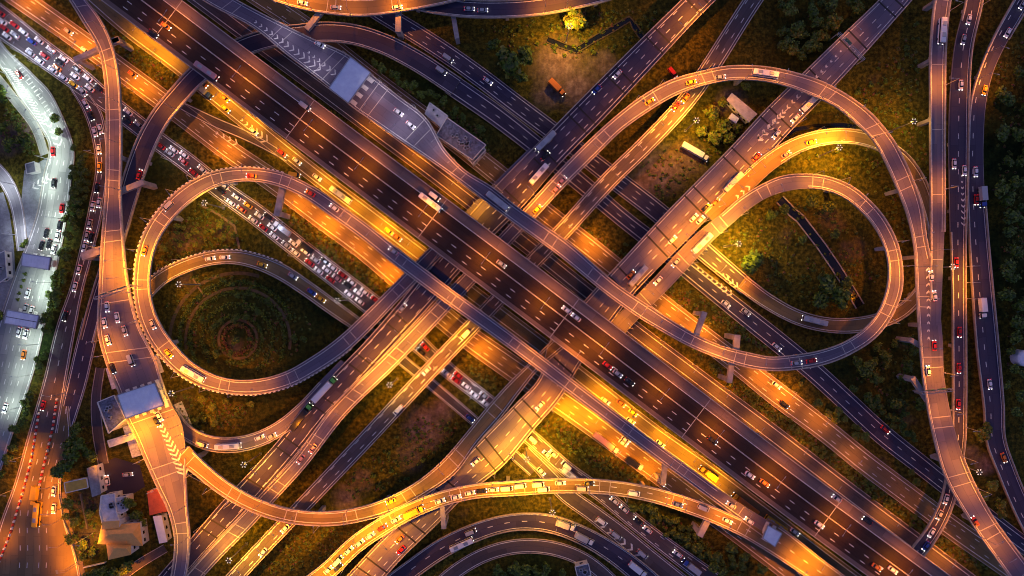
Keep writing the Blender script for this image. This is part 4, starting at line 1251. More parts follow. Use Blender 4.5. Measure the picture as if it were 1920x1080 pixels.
K = 1000.0
BOOST = {'V': 1.0, 'C': .95, 'B': .72, 'L': .80, 'N1': 1.0, 'X': .6, 'V1': .75, 'R': .9, 'M': .45, 'J2': 1.15, 'J3': 1.2, 'J4': 1.25, 'J5': 1.1, 'S': 1.1, 'E': 1.05, 'N2': 1.0}
GOLD = {(1065, 770), (1110, 790), (1000, 395), (890, 383), (905, 565), (945, 828), (915, 868), (985, 785), (738, 565), (263, 470), (259, 505), (465, 1055), (500, 1015), (735, 938), (862, 628), (1505, 275), (1010, 865), (1045, 905), (290, 798), (720, 675), (345, 1005)}
for key, pts in {
    'J2': [(55, 8, 9), (120, 58, 4), (165, 92, 12), (225, 135, 9), (262, 160, 12), (330, 205, 8), (425, 285, 9), (470, 315, 6), (560, 385, 8), (612, 428, 14), (672, 468, 7), (728, 515, 12), (862, 628, 10), (905, 655, 8), (1065, 770, 16), (1110, 790, 12), (1160, 835, 9), (1215, 880, 10), (1280, 925, 9), (1350, 985, 10), (1420, 1030, 8), (1490, 1080, 6)],
    'J3': [(270, 72, 9), (312, 105, 9), (352, 136, 9), (420, 190, 9), (470, 232, 8), (535, 285, 6), (610, 345, 7), (665, 385, 7), (722, 425, 11), (770, 462, 6), (905, 565, 10), (1030, 660, 9), (1075, 695, 8), (1130, 738, 10), (1180, 775, 9), (1240, 822, 10), (1290, 858, 9), (1340, 895, 9), (1400, 940, 10), (1470, 992, 7), (1530, 1040, 8)],
    'J4': [(620, 180, 3), (700, 240, 4), (780, 298, 5), (850, 352, 5), (890, 383, 6), (1180, 612, 6), (1230, 650, 7), (1290, 695, 6), (1350, 740, 6), (1420, 793, 5), (1490, 845, 4), (1560, 900, 3), (1660, 975, 4), (1760, 1050, 5)],
    'J5': [(520, 18, 9), (560, 42, 7), (930, 325, 12), (1020, 400, 10), (1078, 440, 12), (1105, 462, 9), (1215, 550, 11), (1260, 585, 9), (1310, 622, 12), (1345, 652, 10), (1425, 712, 8), (1470, 742, 13), (1530, 790, 4), (1600, 850, 2), (1750, 965, 3), (1860, 1040, 3)],
    'N1': [(1300, 25, 14), (1260, 55, 6), (985, 352, 5), (742, 612, 5), (700, 668, 5), (560, 800, 4), (500, 878, 6), (440, 935, 9), (390, 985, 7)],
    'N2': [(1300, 172, 11), (1265, 205, 13), (1235, 245, 12), (1195, 285, 5), (1150, 335, 6), (1050, 440, 5), (820, 685, 12), (780, 722, 10), (850, 655, 5), (560, 955, 4), (500, 1015, 11), (465, 1055, 9), (525, 985, 9)],
    'C': [(1195, 198, 8), (1240, 172, 8), (1290, 152, 8), (1330, 144, 7), (1395, 138, 5), (1460, 146, 4), (1545, 178, 5), (1595, 215, 8), (1640, 265, 8), (1165, 235, 4), (1115, 285, 5), (1000, 395, 13), (1030, 365, 6), (838, 565, 9), (790, 618, 8), (735, 675, 15), (690, 715, 11), (640, 768, 7), (580, 840, 3), (530, 900, 8), (490, 950, 8), (430, 1020, 9),
          (1738, 560, 3), (1745, 650, 2), (1755, 700, 11), (1762, 770, 8), (1785, 860, 7), (1810, 920, 7), (1850, 1000, 6), (1885, 1050, 10), (1700, 345, 4), (1718, 440, 3), (1730, 500, 5)],
    'E': [(1480, 220, 3), (1420, 285, 3), (1390, 320, 5), (1345, 385, 8), (1320, 415, 10), (1290, 455, 14), (1260, 490, 10), (1080, 660, 8), (1020, 750, 14), (985, 785, 16), (945, 828, 13), (915, 868, 12), (870, 905, 5), (740, 1020, 8), (690, 1070, 8), (1600, 80, 2)],
    'B': [(852, 304, 6), (1162, 545, 5), (1200, 582, 8), (1230, 602, 6), (1420, 678, 5), (1655, 600, 6), (1672, 560, 7), (1680, 500, 14), (1672, 455, 3), (1600, 375, 6), (1570, 350, 12), (1525, 340, 14), (1450, 355, 4), (1382, 395, 10), (1345, 430, 14), (1318, 455, 14), (1290, 485, 12), (700, 200, 2)],
    'C2': [(1380, 360, 9), (1420, 322, 10), (1455, 295, 11), (1490, 275, 10), (1530, 260, 9), (1565, 256, 8), (1605, 256, 10), (1635, 265, 8), (1725, 548, 4)],
    'D2': [(1172, 335, 2), (1345, 505, 9), (1375, 540, 8), (1318, 478, 6)],
    'L': [(263, 470, 12), (259, 505, 14), (258, 548, 13), (275, 600, 6), (310, 665, 11), (345, 698, 10), (395, 722, 12), (445, 733, 8), (490, 734, 6), (335, 365, 5), (370, 338, 5), (290, 415, 8), (475, 318, 4), (560, 345, 4), (655, 405, 7), (700, 440, 4), (1000, 665, 8), (1085, 738, 7), (1130, 770, 4), (1250, 858, 3), (1390, 958, 5), (700, 590, 3)],
    'M': [(300, 520, 7), (345, 494, 9), (400, 476, 5)],
    'V': [(210, 462, 6), (214, 492, 16), (220, 525, 16), (225, 552, 9), (208, 640, 4), (212, 672, 10), (258, 815, 12), (290, 798, 20), (318, 775, 10), (322, 820, 14), (300, 850, 10), (318, 905, 9), (340, 950, 8), (345, 1005, 5), (186, 60, 3), (200, 110, 3), (215, 195, 3), (215, 270, 3), (215, 355, 5)],
    'R': [(345, 845, 12), (372, 878, 12), (405, 905, 10), (440, 932, 9), (490, 950, 8), (540, 972, 8), (600, 972, 7), (655, 965, 6), (735, 938, 16), (780, 915, 7), (830, 872, 5)],
    'S': [(605, 1078, 12), (640, 1048, 14), (680, 1010, 14), (712, 985, 12), (750, 965, 12), (800, 942, 9), (860, 925, 8), (925, 912, 10), (965, 912, 13), (1000, 912, 12), (1045, 908, 10), (1100, 908, 5), (1170, 918, 4), (1240, 930, 3)],
    'LS': [(1500, 1046, 10), (1530, 1068, 8)],
    'V1': [(1757, 160, 11), (1757, 178, 8), (1758, 355, 8), (1757, 380, 8), (1756, 470, 4), (1765, 20, 3)],
    'X': [(1826, 8, 5), (1797, 500, 6), (1797, 530, 14), (1797, 560, 8), (1796, 800, 5)],
    'Y': [(1838, 152, 9), (1833, 175, 9), (1858, 105, 3)],
    'T': [(505, -12, 8), (548, -2, 12), (590, 8, 6), (750, 6, 12), (770, 3, 10), (660, 14, 4)],
    'T2': [(1020, 22, 9), (1060, 12, 8), (1000, 28, 4)],
    'J1': [(1000, 820, 8), (1040, 860, 9), (420, 352, 2), (785, 650, 7), (805, 668, 9), (560, 470, 2), (1090, 900, 7)],
    'P1': [(185, 290, 2), (100, 735, 3)],
    'SR2': [(240, 1056, 5)], 'SR1': [(190, 900, 2)], 'P3': [(130, 975, 4), (60, 850, 8), (45, 915, 8), (75, 905, 7), (95, 955, 6), (110, 1010, 8), (85, 1060, 7), (20, 1010, 4), (140, 1060, 4)],
    'K': [(345, 790, 5), (520, 825, 6)],
    'Z1': [(1045, 960, 4)], 'J1c': [(1010, 865, 7), (1045, 905, 6)], 'W': [(325, 215, 2)],
}.items():
    for (px, py, pw) in pts:
        lamp(key, px, py, BOOST.get(key, 1.0) * 1.25 * pw ** .85 * K * .5, 'sodium', AMBER if key in ('S', 'J3', 'J1') or (px, py) in GOLD else SODIUM, 'L' if key == 'X' else None)

for (px, py, pw) in [(15, 120, 5), (40, 165, 8), (75, 205, 6), (95, 250, 6), (112, 300, 6), (100, 350, 7), (100, 410, 6), (95, 455, 5), (80, 530, 6), (60, 560, 5), (40, 640, 6), (30, 700, 5), (10, 760, 5), (60, 640, 4)]:
    lamp('Q', px, py, pw * K * .34, 'mercury', MERCURY)
for (px, py, pw) in [(600, 125, 3), (712, 168, 4), (690, 205, 4), (765, 225, 4), (745, 250, 4), (815, 275, 3), (530, 60, 3)]:
    lamp('B', px, py, pw * K * .17, 'mercury', (1.0, .82, .95))
for (px, py, pw) in [(20, 350, 4), (34, 440, 4)]:
    lamp('Q2', px, py, pw * K * .4, 'mercury', (0.8, 0.85, 1.0))
for (px, py, pw) in [(30, 60, 8), (90, 110, 9), (150, 150, 6), (60, 85, 10), (10, 45, 7), (120, 128, 7), (520, 430, 4), (600, 495, 4), (660, 545, 4), (440, 375, 4), (330, 290, 4), (890, 735, 5)]:
    lamp('J1', px, py, pw * K * .11, 'mercury', (0.75, 0.78, 1.0))

o = copy_tree(PROTO['sodium'])
o.location = W(174, 1000, 0); o.scale = (1, 1, 1.6); o.rotation_euler = (0, 0, 0)
tag(o, "tall street lamp in the villa's garden, lighting its tan roof", 'street lamp', 'street lamps along the roads')
spot('lamp_light', (3.0, 0, 9.1), 6.0 * K, AMBER, o, 150)

# twin-headed lamps down the expressway's median
twins = []
for i, (px, py) in enumerate([(325, 46), (460, 146), (590, 244), (682, 314), (798, 400), (912, 486), (1020, 568), (1128, 650), (1238, 733), (1338, 808), (1450, 892), (1568, 980), (1680, 1062)]):
    s = A.near(px, py)
    p = A.at(s, 0)
    o = PROTO['twin']
    if 'twin' in USED:
        o = copy_tree(o)
    USED.add('twin')
    o.location = (p.x, p.y, p.z + .95)
    o.rotation_euler = (0, 0, A.tan(s) + PI / 2)
    tag(o, "%s twin-headed lamp down the expressway median, counted from its upper end" % ordinal(i), 'median lamp', 'twin lamps on the expressway median')
    for sg in (1, -1):
        spot('lamp_light', (sg * 2.5, 0, 8.1), 3.6 * K * .5, (1.0, .27, .0), o, 150)

for key, ls in LAMPS.items():
    r = ROADS[key]
    ls.sort(key=lambda t: t[0])
    up = r.px[0][1] < r.px[-1][1]
    if not up:
        ls.reverse()
    for i, (s, o) in enumerate(ls):
        if len(ls) == 1:
            o['label'] = "single street lamp standing at the edge of %s" % r.phrase
        else:
            o['label'] = "%s street lamp along %s, counted from its upper end" % (ordinal(i), r.phrase)

# high masts: a tall pole with a ring of luminaires
def make_mast(h):
    root = empty('high_mast', (0, 0, 0))
    p = MB(); p.tube((0, 0, 0), (0, 0, h), .32, .14, 10); p.box((0, 0, .25), (1.1, 1.1, .5))
    p.build('pole', M['mast_steel'], root)
    r = MB()
    for i in range(12):
        a, b = 2 * PI * i / 12, 2 * PI * (i + 1) / 12
        r.tube((0.85 * math.cos(a), 0.85 * math.sin(a), h - .5), (0.85 * math.cos(b), 0.85 * math.sin(b), h - .5), .07, .07, 5)
    for i in range(3):
        a = 2 * PI * i / 3
        r.tube((0, 0, h - .3), (0.85 * math.cos(a), 0.85 * math.sin(a), h - .5), .06, .06, 5)
    ring = r.build('ring', M['mast_steel'], root)
    for i in range(6):
        a = 2 * PI * i / 6
        l = MB(); l.box((1.05 * math.cos(a), 1.05 * math.sin(a), h - .5), (.6, .32, .22), a, 0, .7)
        l.build('luminaire', M['mast_glow'], root)
    return root


mast0 = make_mast(20.0)
for i, (px, py, pw, lab) in enumerate([
    (1068, 48, 11, "tall mast lamp standing in the glowing tree on the drain's lawn"), (1307, 225, 9, "tall mast lamp among bushes beside the slim two-lane viaduct"), (1575, 276, 13, "tall mast lamp on the lawn inside the orange ramp"),
    (1715, 227, 5, "tall mast lamp between the outer curve and the straight viaduct"), (1386, 457, 19, "tall mast lamp on the canal field, near its round dark tree"), (382, 380, 5, "tall mast lamp on the verge inside the hedge garden loop"),
    (730, 722, 5, "tall mast lamp between the slim viaduct and the joined bridges"), (456, 872, 2, "tall mast lamp on the lawn under the toll plaza curve"), (428, 1052, 4, "tall mast lamp between the two bridges at the bottom edge"),
    (320, 738, 2, "tall mast lamp right beside the toll plaza's canopy"), (988, 862, 5, "tall mast lamp on amber grass above the jammed ramp"), (1036, 962, 4, "tall mast lamp between the jammed ramp and the dark bend"),
    (1838, 886, .25, "tall mast lamp on bare soil beside the outer ramp's foot"), (334, 533, 1.5, "tall mast lamp inside the hedge garden's inner ramp"), (632, 564, .4, "tall mast lamp between the inner ramp and jammed highway"),
    (1788, 500, .3, "tall mast lamp between the straight viaduct and the red traffic road"),
]):
    o = mast0 if i == 0 else copy_tree(mast0)
    o.location = W(px, py, 20.0).xy.to_3d()
    tag(o, lab, 'mast lamp', 'high mast lamps')
    spot('mast_light', (0, 0, 19.0), pw * 1.4 * K, (1.0, .50, .03), o, 164, .8)

# ------------------------------------------------------------------ vehicles (x is forward)
def outline(L, Wd, r, n=4):
    pts = []
    for cx, cy, a0 in ((L / 2 - r, Wd / 2 - r, 0), (-L / 2 + r, Wd / 2 - r, 90), (-L / 2 + r, -Wd / 2 + r, 180), (L / 2 - r, -Wd / 2 + r, 270)):
        for i in range(n + 1):
            a = math.radians(a0 + 90 * i / n)
            pts.append((cx + r * math.cos(a), cy + r * math.sin(a)))
    return pts


def loft(mb, rings, mi=0, cap=True):
    """rings: list of (outline points, z, x shift)"""
    n = len(rings[0][0])
    vs = [(x + dx, y, z) for pts, z, dx in rings for x, y in pts]
    fs = [(k * n + i, k * n + (i + 1) % n, (k + 1) * n + (i + 1) % n, (k + 1) * n + i) for k in range(len(rings) - 1) for i in range(n)]
    if cap:
        fs += [tuple(range(n - 1, -1, -1)), tuple(range((len(rings) - 1) * n, len(rings) * n))]
    mb.add(vs, fs, mi)


def wheel(root, x, y, r=.33, w=.24):
    b = MB(); b.tube((x, y - w / 2, r), (x, y + w / 2, r), r, r, 10)
    b.build('wheel', M['tyre'], root)


def lights(root, L, Wd, zh, zt, hx=None):
    for sg in (1, -1):
        b = MB(); b.box(((hx or L / 2) - .10, sg * (Wd / 2 - .32), zh), (.34, .42, .20), 0, 0, .8)
        b.build('headlight', M['head'], root)
        b = MB(); b.box((-L / 2 + .04, sg * (Wd / 2 - .28), zt), (.14, .34, .14), 0, 0, .8)
        b.build('tail_light', M['tail'], root)


def make_car(paint, kind='car'):
    root = empty('parked_car' if kind == 'parked' else 'car', (0, 0, 0))
    p = PM[paint]
    L, Wd = 4.5, 1.82
    b = MB()
    loft(b, [(outline(L * .96, Wd * .92, .5), .22, 0), (outline(L, Wd, .55), .5, 0), (outline(L * .985, Wd * .97, .55), .74, 0), (outline(L * .95, Wd * .88, .5), .92, -.02)])
    loft(b, [(outline(1.75, 1.28, .28), 1.38, -.32), (outline(1.55, 1.15, .25), 1.46, -.32)])
    b.build('body', p, root, smooth=False)
    g = MB()
    loft(g, [(outline(3.0, 1.56, .35), .90, -.28), (outline(1.80, 1.32, .28), 1.375, -.32)], 0, False)
    g.build('window', M['glass'], root)
    lights(root, L, Wd, .66, .74)
    for x in (1.38, -1.36):
        for y in (.80, -.80):
            wheel(root, x, y)
    return root


def make_van(paint):
    root = empty('van', (0, 0, 0))
    L, Wd = 5.2, 1.95
    b = MB()
    loft(b, [(outline(L * .97, Wd * .94, .4), .25, 0), (outline(L, Wd, .42), .6, 0), (outline(L, Wd * .98, .42), 1.15, 0)])
    loft(b, [(outline(3.9, Wd * .90, .3), 1.95, -.5), (outline(3.7, Wd * .82, .3), 2.08, -.5)])
    b.build('body', PM[paint], root)
    g = MB(); loft(g, [(outline(4.75, Wd * .95, .38), 1.14, -.16), (outline(3.95, Wd * .91, .3), 1.945, -.5)], 0, False)
    g.build('window', M['glass'], root)
    lights(root, L, Wd, .75, .95)
    for x in (1.6, -1.6):
        for y in (.86, -.86):
            wheel(root, x, y, .35)
    return root


def make_pickup(paint):
    root = empty('pickup', (0, 0, 0))
    L, Wd = 5.2, 1.85
    b = MB()
    loft(b, [(outline(L * .97, Wd * .94, .35), .35, 0), (outline(L, Wd, .4), .65, 0), (outline(L * .98, Wd * .96, .4), .98, 0)])
    loft(b, [(outline(1.2, 1.35, .25), 1.55, .2), (outline(1.05, 1.2, .25), 1.63, .2)])
    for sg in (1, -1):
        b.box((-1.6, sg * (Wd / 2 - .1), 1.12), (1.9, .14, .3))
    b.box((-2.48, 0, 1.12), (.14, Wd - .2, .3))
    b.build('body', PM[paint], root)
    d = MB(); d.box((-1.55, 0, 1.0), (1.75, Wd - .36, .05))
    d.build('load_bed', M['tyre'], root)
    g = MB(); loft(g, [(outline(2.2, 1.6, .3), .97, .2), (outline(1.25, 1.38, .25), 1.545, .2)], 0, False)
    g.build('window', M['glass'], root)
    lights(root, L, Wd, .75, .85)
    for x in (1.6, -1.55):
        for y in (.82, -.82):
            wheel(root, x, y, .37)
    return root


def make_bus(paint):
    root = empty('bus', (0, 0, 0))
    L, Wd = 11.0, 2.5
    b = MB()
    loft(b, [(outline(L * .99, Wd * .97, .3), .35, 0), (outline(L, Wd, .32), .9, 0), (outline(L, Wd, .32), 1.5, 0)])
    loft(b, [(outline(L * .985, Wd * .98, .35), 2.45, 0), (outline(L * .97, Wd * .93, .4), 2.95, 0), (outline(L * .93, Wd * .8, .4), 3.1, 0)])
    b.build('body', PM[paint], root)
    g = MB(); loft(g, [(outline(L * .998, Wd * .995, .32), 1.49, 0), (outline(L * .986, Wd * .981, .35), 2.46, 0)], 0, False)
    g.build('window', M['glass'], root)
    for x in (2.2, -2.6):
        u = MB(); u.box((x, 0, 3.22), (2.0, 1.4, .26), 0, 0, .85)
        u.build('roof_unit', M['galv'], root)
    lights(root, L, Wd, .9, 1.1)
    for x in (3.4, -3.2):
        for y in (1.1, -1.1):
            wheel(root, x, y, .5, .3)
    return root


def make_truck(cab, box, L=9.0):
    root = empty('truck', (0, 0, 0))
    b = MB()
    loft(b, [(outline(2.2, 2.3, .3), .5, L / 2 - 1.1), (outline(2.3, 2.4, .3), 1.4, L / 2 - 1.15)])
    loft(b, [(outline(1.7, 2.2, .3), 2.3, L / 2 - 1.3), (outline(1.5, 2.0, .3), 2.5, L / 2 - 1.35)])
    b.build('cab', PM[cab], root)
    g = MB(); loft(g, [(outline(2.2, 2.32, .3), 1.39, L / 2 - 1.15), (outline(1.75, 2.22, .3), 2.31, L / 2 - 1.28)], 0, False)
    g.build('window', M['glass'], root)
    t = MB()
    bl = L - 2.9
    t.box((-L / 2 + bl / 2, 0, 2.1), (bl, 2.45, 2.3))
    for i in range(int(bl / 1.2)):
        t.box((-L / 2 + .6 + i * 1.2, 0, 3.27), (.09, 2.3, .06))
    t.build('cargo_box', PM[box], root)
    c = MB(); c.box((-.4, 0, .78), (L - 1.2, 1.1, .3))
    c.build('chassis', M['tyre'], root)
    lights(root, L, 2.4, .8, .85)
    for x in (L / 2 - 1.3, -L / 2 + 1.2, -L / 2 + 2.4):
        for y in (1.02, -1.02):
            wheel(root, x, y, .48, .34)
    return root


MAKE = {'car': lambda c: make_car(c), 'taxi': lambda c: make_car(c), 'parked': lambda c: make_car(c, 'parked'), 'van': make_van, 'pickup': make_pickup, 'bus': make_bus,
        'truck': lambda c: make_truck(*c.split('/')), 'lorry': lambda c: make_truck(*c.split('/'), L=13.5)}
NOUN = {'car': 'car', 'taxi': 'taxi', 'parked': 'parked car', 'van': 'van', 'pickup': 'pickup', 'bus': 'bus', 'truck': 'box truck', 'lorry': 'long lorry'}
VP, VEH, PLACED = {}, [], {}


def veh(kind, paint, px, py, z, ang):
    k = (kind, paint)
    if k not in VP:
        VP[k] = MAKE[kind](paint)
        o = VP[k]
    else:
        o = copy_tree(VP[k])
    p = W(px, py, z)
    o.location = p
    o.rotation_euler = (0, 0, ang)
    noun = {'taxi': 'car', 'parked': 'car', 'lorry': 'truck'}.get(kind, kind)
    tag(o, None, noun, 'vehicles on the interchange roads')
    return o


SHORT = {'w': ('car', 'white'), 's': ('car', 'silver'), 'k': ('car', 'black'), 'r': ('car', 'red'), 'b': ('car', 'blue'), 'y': ('taxi', 'yellow'), 'p': ('car', 'pink'), 'o': ('car', 'orange'),
         'v': ('van', 'white'), 'V': ('van', 'silver'), 'u': ('pickup', 'silver'), 'U': ('pickup', 'white'), 'B': ('bus', 'white'), 'Y': ('bus', 'yellow'), 'P': ('bus', 'pink'), 'O': ('bus', 'orange'), 'N': ('bus', 'silver'), 'R': ('bus', 'red'), 'E': ('bus', 'blue'),
         't': ('truck', 'white/white'), 'T': ('truck', 'white/silver'), 'q': ('truck', 'yellow/yellow'), 'd': ('truck', 'white/black'), 'g': ('lorry', 'green/white'), 'G': ('lorry', 'green/black'), 'x': ('lorry', 'white/orange'), 'X': ('lorry', 'white/pink'), 'i': ('truck', 'white/orange'), 'z': ('lorry', 'yellow/orange'), 'Z': ('truck', 'blue/silver')}


def fleet(key, ox, oy, items, flip=False):
    """items: 'code x y' triples in the zoomed crop whose corner is (ox, oy), four crop pixels to one photo pixel"""
    r = ROADS[key]
    it = items.split()
    for c, x, y in zip(it[0::3], it[1::3], it[2::3]):
        fl = flip
        if c.startswith('-'):
            fl, c = not flip, c[1:]
        px, py = ox + float(x) / 4, oy + float(y) / 4
        s = r.near(px, py)
        z = r.zat(s)
        w = r.width(s) / 2
        # keep the vehicle inside the barriers
        q = W(px, py, z)
        cc = r.at(s, 0); d = r.at(s, 1) - cc
        off = (q - cc).dot(d)
        lim = max(.3, w - 2.0)
        s2 = (q - cc) - d * off
        off = max(-lim, min(lim, off))
        pos = cc + d * off + Vector((s2.x, s2.y, 0))
        kind, paint = SHORT[c]
        ln = {'bus': 11, 'truck': 9, 'lorry': 13.5, 'van': 5.2, 'pickup': 5.2}.get(kind, 4.5)
        if any(abs(s - s1) < (ln + l1) / 2 - .1 and abs(off - o1) < 1.75 for s1, o1, l1 in PLACED.get(key, [])):
            continue
        PLACED.setdefault(key, []).append((s, off, ln))
        dzz = {'C': .05, 'C2': .06, 'K': .05, 'Y': .06, 'R': .04, 'S': .03}.get(key, 0)
        k = HALF_W / 960 * (CAM_H - z) / CAM_H
        o = veh(kind, paint, pos.x / k + 960, 540 - pos.y / k, z + .012 + dzz, r.tan(s) + (PI if fl else 0) + random.uniform(-.03, .03))
        o.location = (pos.x, pos.y, z + .012 + dzz)
        VEH.append((key, kind, paint, s, o))


# jam on the highway: cars run towards the lower right (heading as the course is drawn)
fleet('J1', 0, 0, "r 10 100 w 85 105 r 40 215 w 25 165 w 60 275 r 115 190 s 120 265 V 160 165 w 185 245 s 235 230 w 165 325 b 245 315 w 315 290 r 350 315 s 235 400 w 280 340 w 300 465 w 395 365 r 340 420 r 395 430 w 490 440 o 435 510 w 390 540 w 470 595 y 540 655 w 570 575 k 590 515 w 665 590 w 680 665 s 620 680 k 750 660 r 80 250 w 970 840 r 1005 860 s 1045 935 k 960 905 w 20 45 s 140 60 k 60 110 k 210 285 s 330 380 r 300 400 k 455 470 w 30 110", True)
fleet('J1', 0, 270, "r 1210 15 w 1245 40 w 1310 45 s 1345 65 r 1340 100 r 1380 130 w 1420 150 w 1390 80 r 1455 215 w 1520 190 k 1660 350 w 1690 310 w 1730 330 r 1680 385 w 1780 400 w 1735 440 r 1815 490 y 1865 460 k 1890 420 w 1900 570 s 1280 70 k 1490 160 k 1430 200", True)
fleet('J1', 480, 270, "w 30 540 k 100 540 r 55 630 w 125 625 w 140 690 T 210 630 s 230 755 w 285 745 t 325 705 d 380 765 w 300 815 w 375 810 r 405 890 s 450 870 T 480 845 w 470 955 w 535 945 w 580 925 r 560 1015 p 610 1005 r 660 970 w 735 1020 k 690 1060 w 850 1065 k 1 640 s 180 720 k 345 850 k 520 880", True)
fleet('J1', 480, 540, "w 700 45 w 770 35 w 780 100 w 845 115 r 940 30 s 740 5 k 1240 480 r 1270 440 k 1170 530 w 1430 640 r 1520 650 w 1545 700 w 1580 735 w 1625 740 w 1640 800 s 1730 780 w 1745 830 w 1720 880 k 1470 610 k 1600 690 r 1500 690 s 1690 760 w 1410 610", True)
fleet('J1', 960, 810, "v 150 50 w 260 165 w 310 160 s 325 215 v 415 240 B 450 325 k 230 75 s 300 130 w 770 510 w 840 575 s 890 610 k 960 650 w 1015 730 w 1240 910 Z 1340 1000 s 920 640 k 205 90", True)
fleet('P1', 0, 0, "k 690 870 w 650 780 w 720 990 w 760 970 s 630 690 r 705 900")
fleet('P1', 0, 270, "w 750 40 w 785 45 y 750 175 k 790 190 k 735 330 k 775 325 w 720 330 w 700 465 w 735 455 w 770 450 s 680 600 k 690 700 w 640 770 w 590 940 k 615 930 w 570 1070 s 660 690 k 700 470 w 665 780")
fleet('P1', 0, 540, "k 495 210 r 330 880")
fleet('P3', 0, 810, "q 280 470 Y 295 610 w 410 570 w 410 440 t 265 560")
fleet('Q', 0, 270, "r 400 60 k 410 295 r 470 485 k 355 670 k 320 760 k 375 750 w 440 690 k 455 610 w 410 790 s 330 790 w 430 780")
fleet('Q', 0, 540, "o 185 500 w 45 900 s 200 155 w 245 170 w 150 330 w 200 345 b 205 470 w 215 40")
fleet('Q', 0, 0, "r 150 565")
fleet('J3', 0, 0, "y 1605 930 B 1700 950 Z 1420 835 w 1870 1030 o 1690 740 o 1530 630")
fleet('J3', 480, 270, "r 200 70 w 310 130 w 460 250 r 490 270 B 640 385 r 690 430 y 1000 655 o 1060 700")
fleet('J3', 960, 810, "-q 1465 305 -z 1740 530 -q 1855 610 w 1090 110 w 830 -10", False)
fleet('J3', 1440, 810, "Y 50 680 w 220 715 w 250 760 y 100 900", False)
fleet('J3', 960, 540, "w 610 960 y 930 900 w 620 1050 o 840 830", False)
fleet('J2', 960, 810, "X 670 120 d 880 270 w 1100 395 w 850 55 w 800 40 w 830 80")
fleet('J2', 0, 0, "s 520 240 o 1000 560 w 640 390")
fleet('J5', 1440, 540, "k 120 870 r 140 900 w 80 700")
fleet('A', 0, 0, "P 1560 540 o 1250 200 k 1100 330")
fleet('A', 480, 0, "V 370 800")
fleet('A', 480, 270, "B 1310 440 v 1340 395 s 1840 900")
fleet('A', 960, 540, "r 715 580 s 790 640 -w 410 165 -w 480 220 k 880 700")
fleet('A', 960, 810, "w 1780 320 o 1890 380 w 1750 260 k 1500 60")
fleet('A', 1440, 810, "w 380 690 w 430 735 w 350 660 o 810 1010 w 930 1030 -k 740 660 -s 560 430")
fleet('L', 0, 270, "r 1890 240 V 1270 465 s 1330 430 o 1090 800")
fleet('L', 480, 270, "r 15 240 w 590 480 p 560 460 r 410 370 s 1050 780")
fleet('L', 0, 540, "s 1150 270 y 1270 490 B 1460 640 w 1580 690 w 1140 240")
fleet('L', 960, 810, "s 1640 545 w 1750 700")
fleet('V', 0, 540, "w 810 140 w 815 390 V 990 540 k 850 600 w 885 220 w 790 260 s 940 320 k 1180 1000 w 1200 960")
fleet('K', 480, 810, "w 30 40 s 120 30")
fleet('K', 0, 810, "V 1520 90 B 1720 100 w 1610 100 w 1810 95")
fleet('K', 480, 540, "w 170 1060")
fleet('N1', 480, 540, "g 510 750 G 310 935 s 1100 150 w 1060 90", True)
fleet('N1', 960, 0, "N 190 1000 b 600 640 w 790 560")
fleet('N1', 960, 270, "B 200 230 s 120 330 k 250 90", True)
fleet('C', 960, 270, "p 375 275 y 190 490 p 330 340", True)
fleet('C', 960, 0, "y 1030 765 B 1890 560 s 1560 590 y 1340 620", True)
fleet('C', 480, 810, "p 430 120 p 340 200")
fleet('C', 1440, 540, "r 1240 430 w 1195 620 w 1210 660 w 1245 60")
fleet('C', 1440, 810, "r 1535 670 o 1570 730")
fleet('C', 1440, 270, "w 1255 990 w 1265 1060")
fleet('N2', 480, 540, "v 1570 350 w 1280 620 v 1070 910 w 1610 340")
fleet('N2', 480, 810, "w 60 900 B 30 945 w 220 720")
fleet('N2', 960, 0, "o 1300 740 r 1225 800")
fleet('E', 480, 810, "w 1650 220 r 1090 880 o 1080 800")
fleet('E', 960, 540, "w 210 880 w 240 840")
fleet('E', 960, 270, "w 1360 555 w 1410 570 k 1450 480 N 1650 290 r 1830 100 w 1200 720 o 890 980 N 940 990 s 1340 600 o 1520 440", True)
fleet('E', 1440, 0, "B 310 775 w 200 890 w 190 900 w 60 1010 w 40 1030")
fleet('B', 960, 270, "B 1420 745 s 1225 890 k 1220 870 w 1090 1020")
fleet('B', 480, 270, "N 1810 430")
fleet('B', 1440, 540, "r 320 545 s 210 560")
fleet('B', 480, 0, "w 485 335 w 1070 845 w 1110 910 w 1160 940")
fleet('C2', 1440, 270, "p 130 80 y 320 -10")
fleet('C2', 1440, 540, "N 340 245")
fleet('R', 480, 810, "y 1010 510")
fleet('M', 480, 270, "y 50 905 s 280 990 N 240 975")
fleet('M', 0, 270, "w 1580 860 w 1690 850")
fleet('M', 480, 540, "y 490 80 b 420 30")
fleet('M2', 480, 540, "b 1600 980 w 1560 940")
fleet('S', 480, 810, "w 545 1030 k 620 1015 v 620 960 w 700 885 w 780 830 w 770 900 w 860 775 r 950 715 w 1050 655 q 1190 590 U 1230 625 X 1060 725 w 1380 515 i 1430 565 w 1500 485 w 1580 510 w 1605 455 k 1690 440 s 1710 480 w 1780 430 v 1880 420 r 1900 460")
fleet('S', 960, 810, "v 60 400 v 195 390 v 235 430 w 360 380 V 525 420 k 575 375 v 910 455 b 1240 540 V 1430 565 w 1610 660 w 1580 650")
fleet('Z1', 480, 810, "V 1610 745 B 1550 850 r 1480 890")
fleet('Z1', 960, 810, "T 400 690 T 540 790 t 940 1020")
fleet('J1c', 960, 810, "v 670 665 V 780 770 V 975 910 w 210 300 w 225 315")
fleet('X', 1440, 810, "w 1330 500 s 1265 610 w 1220 750 b 1180 850 r 1290 560 r 1240 690 r 1350 440")
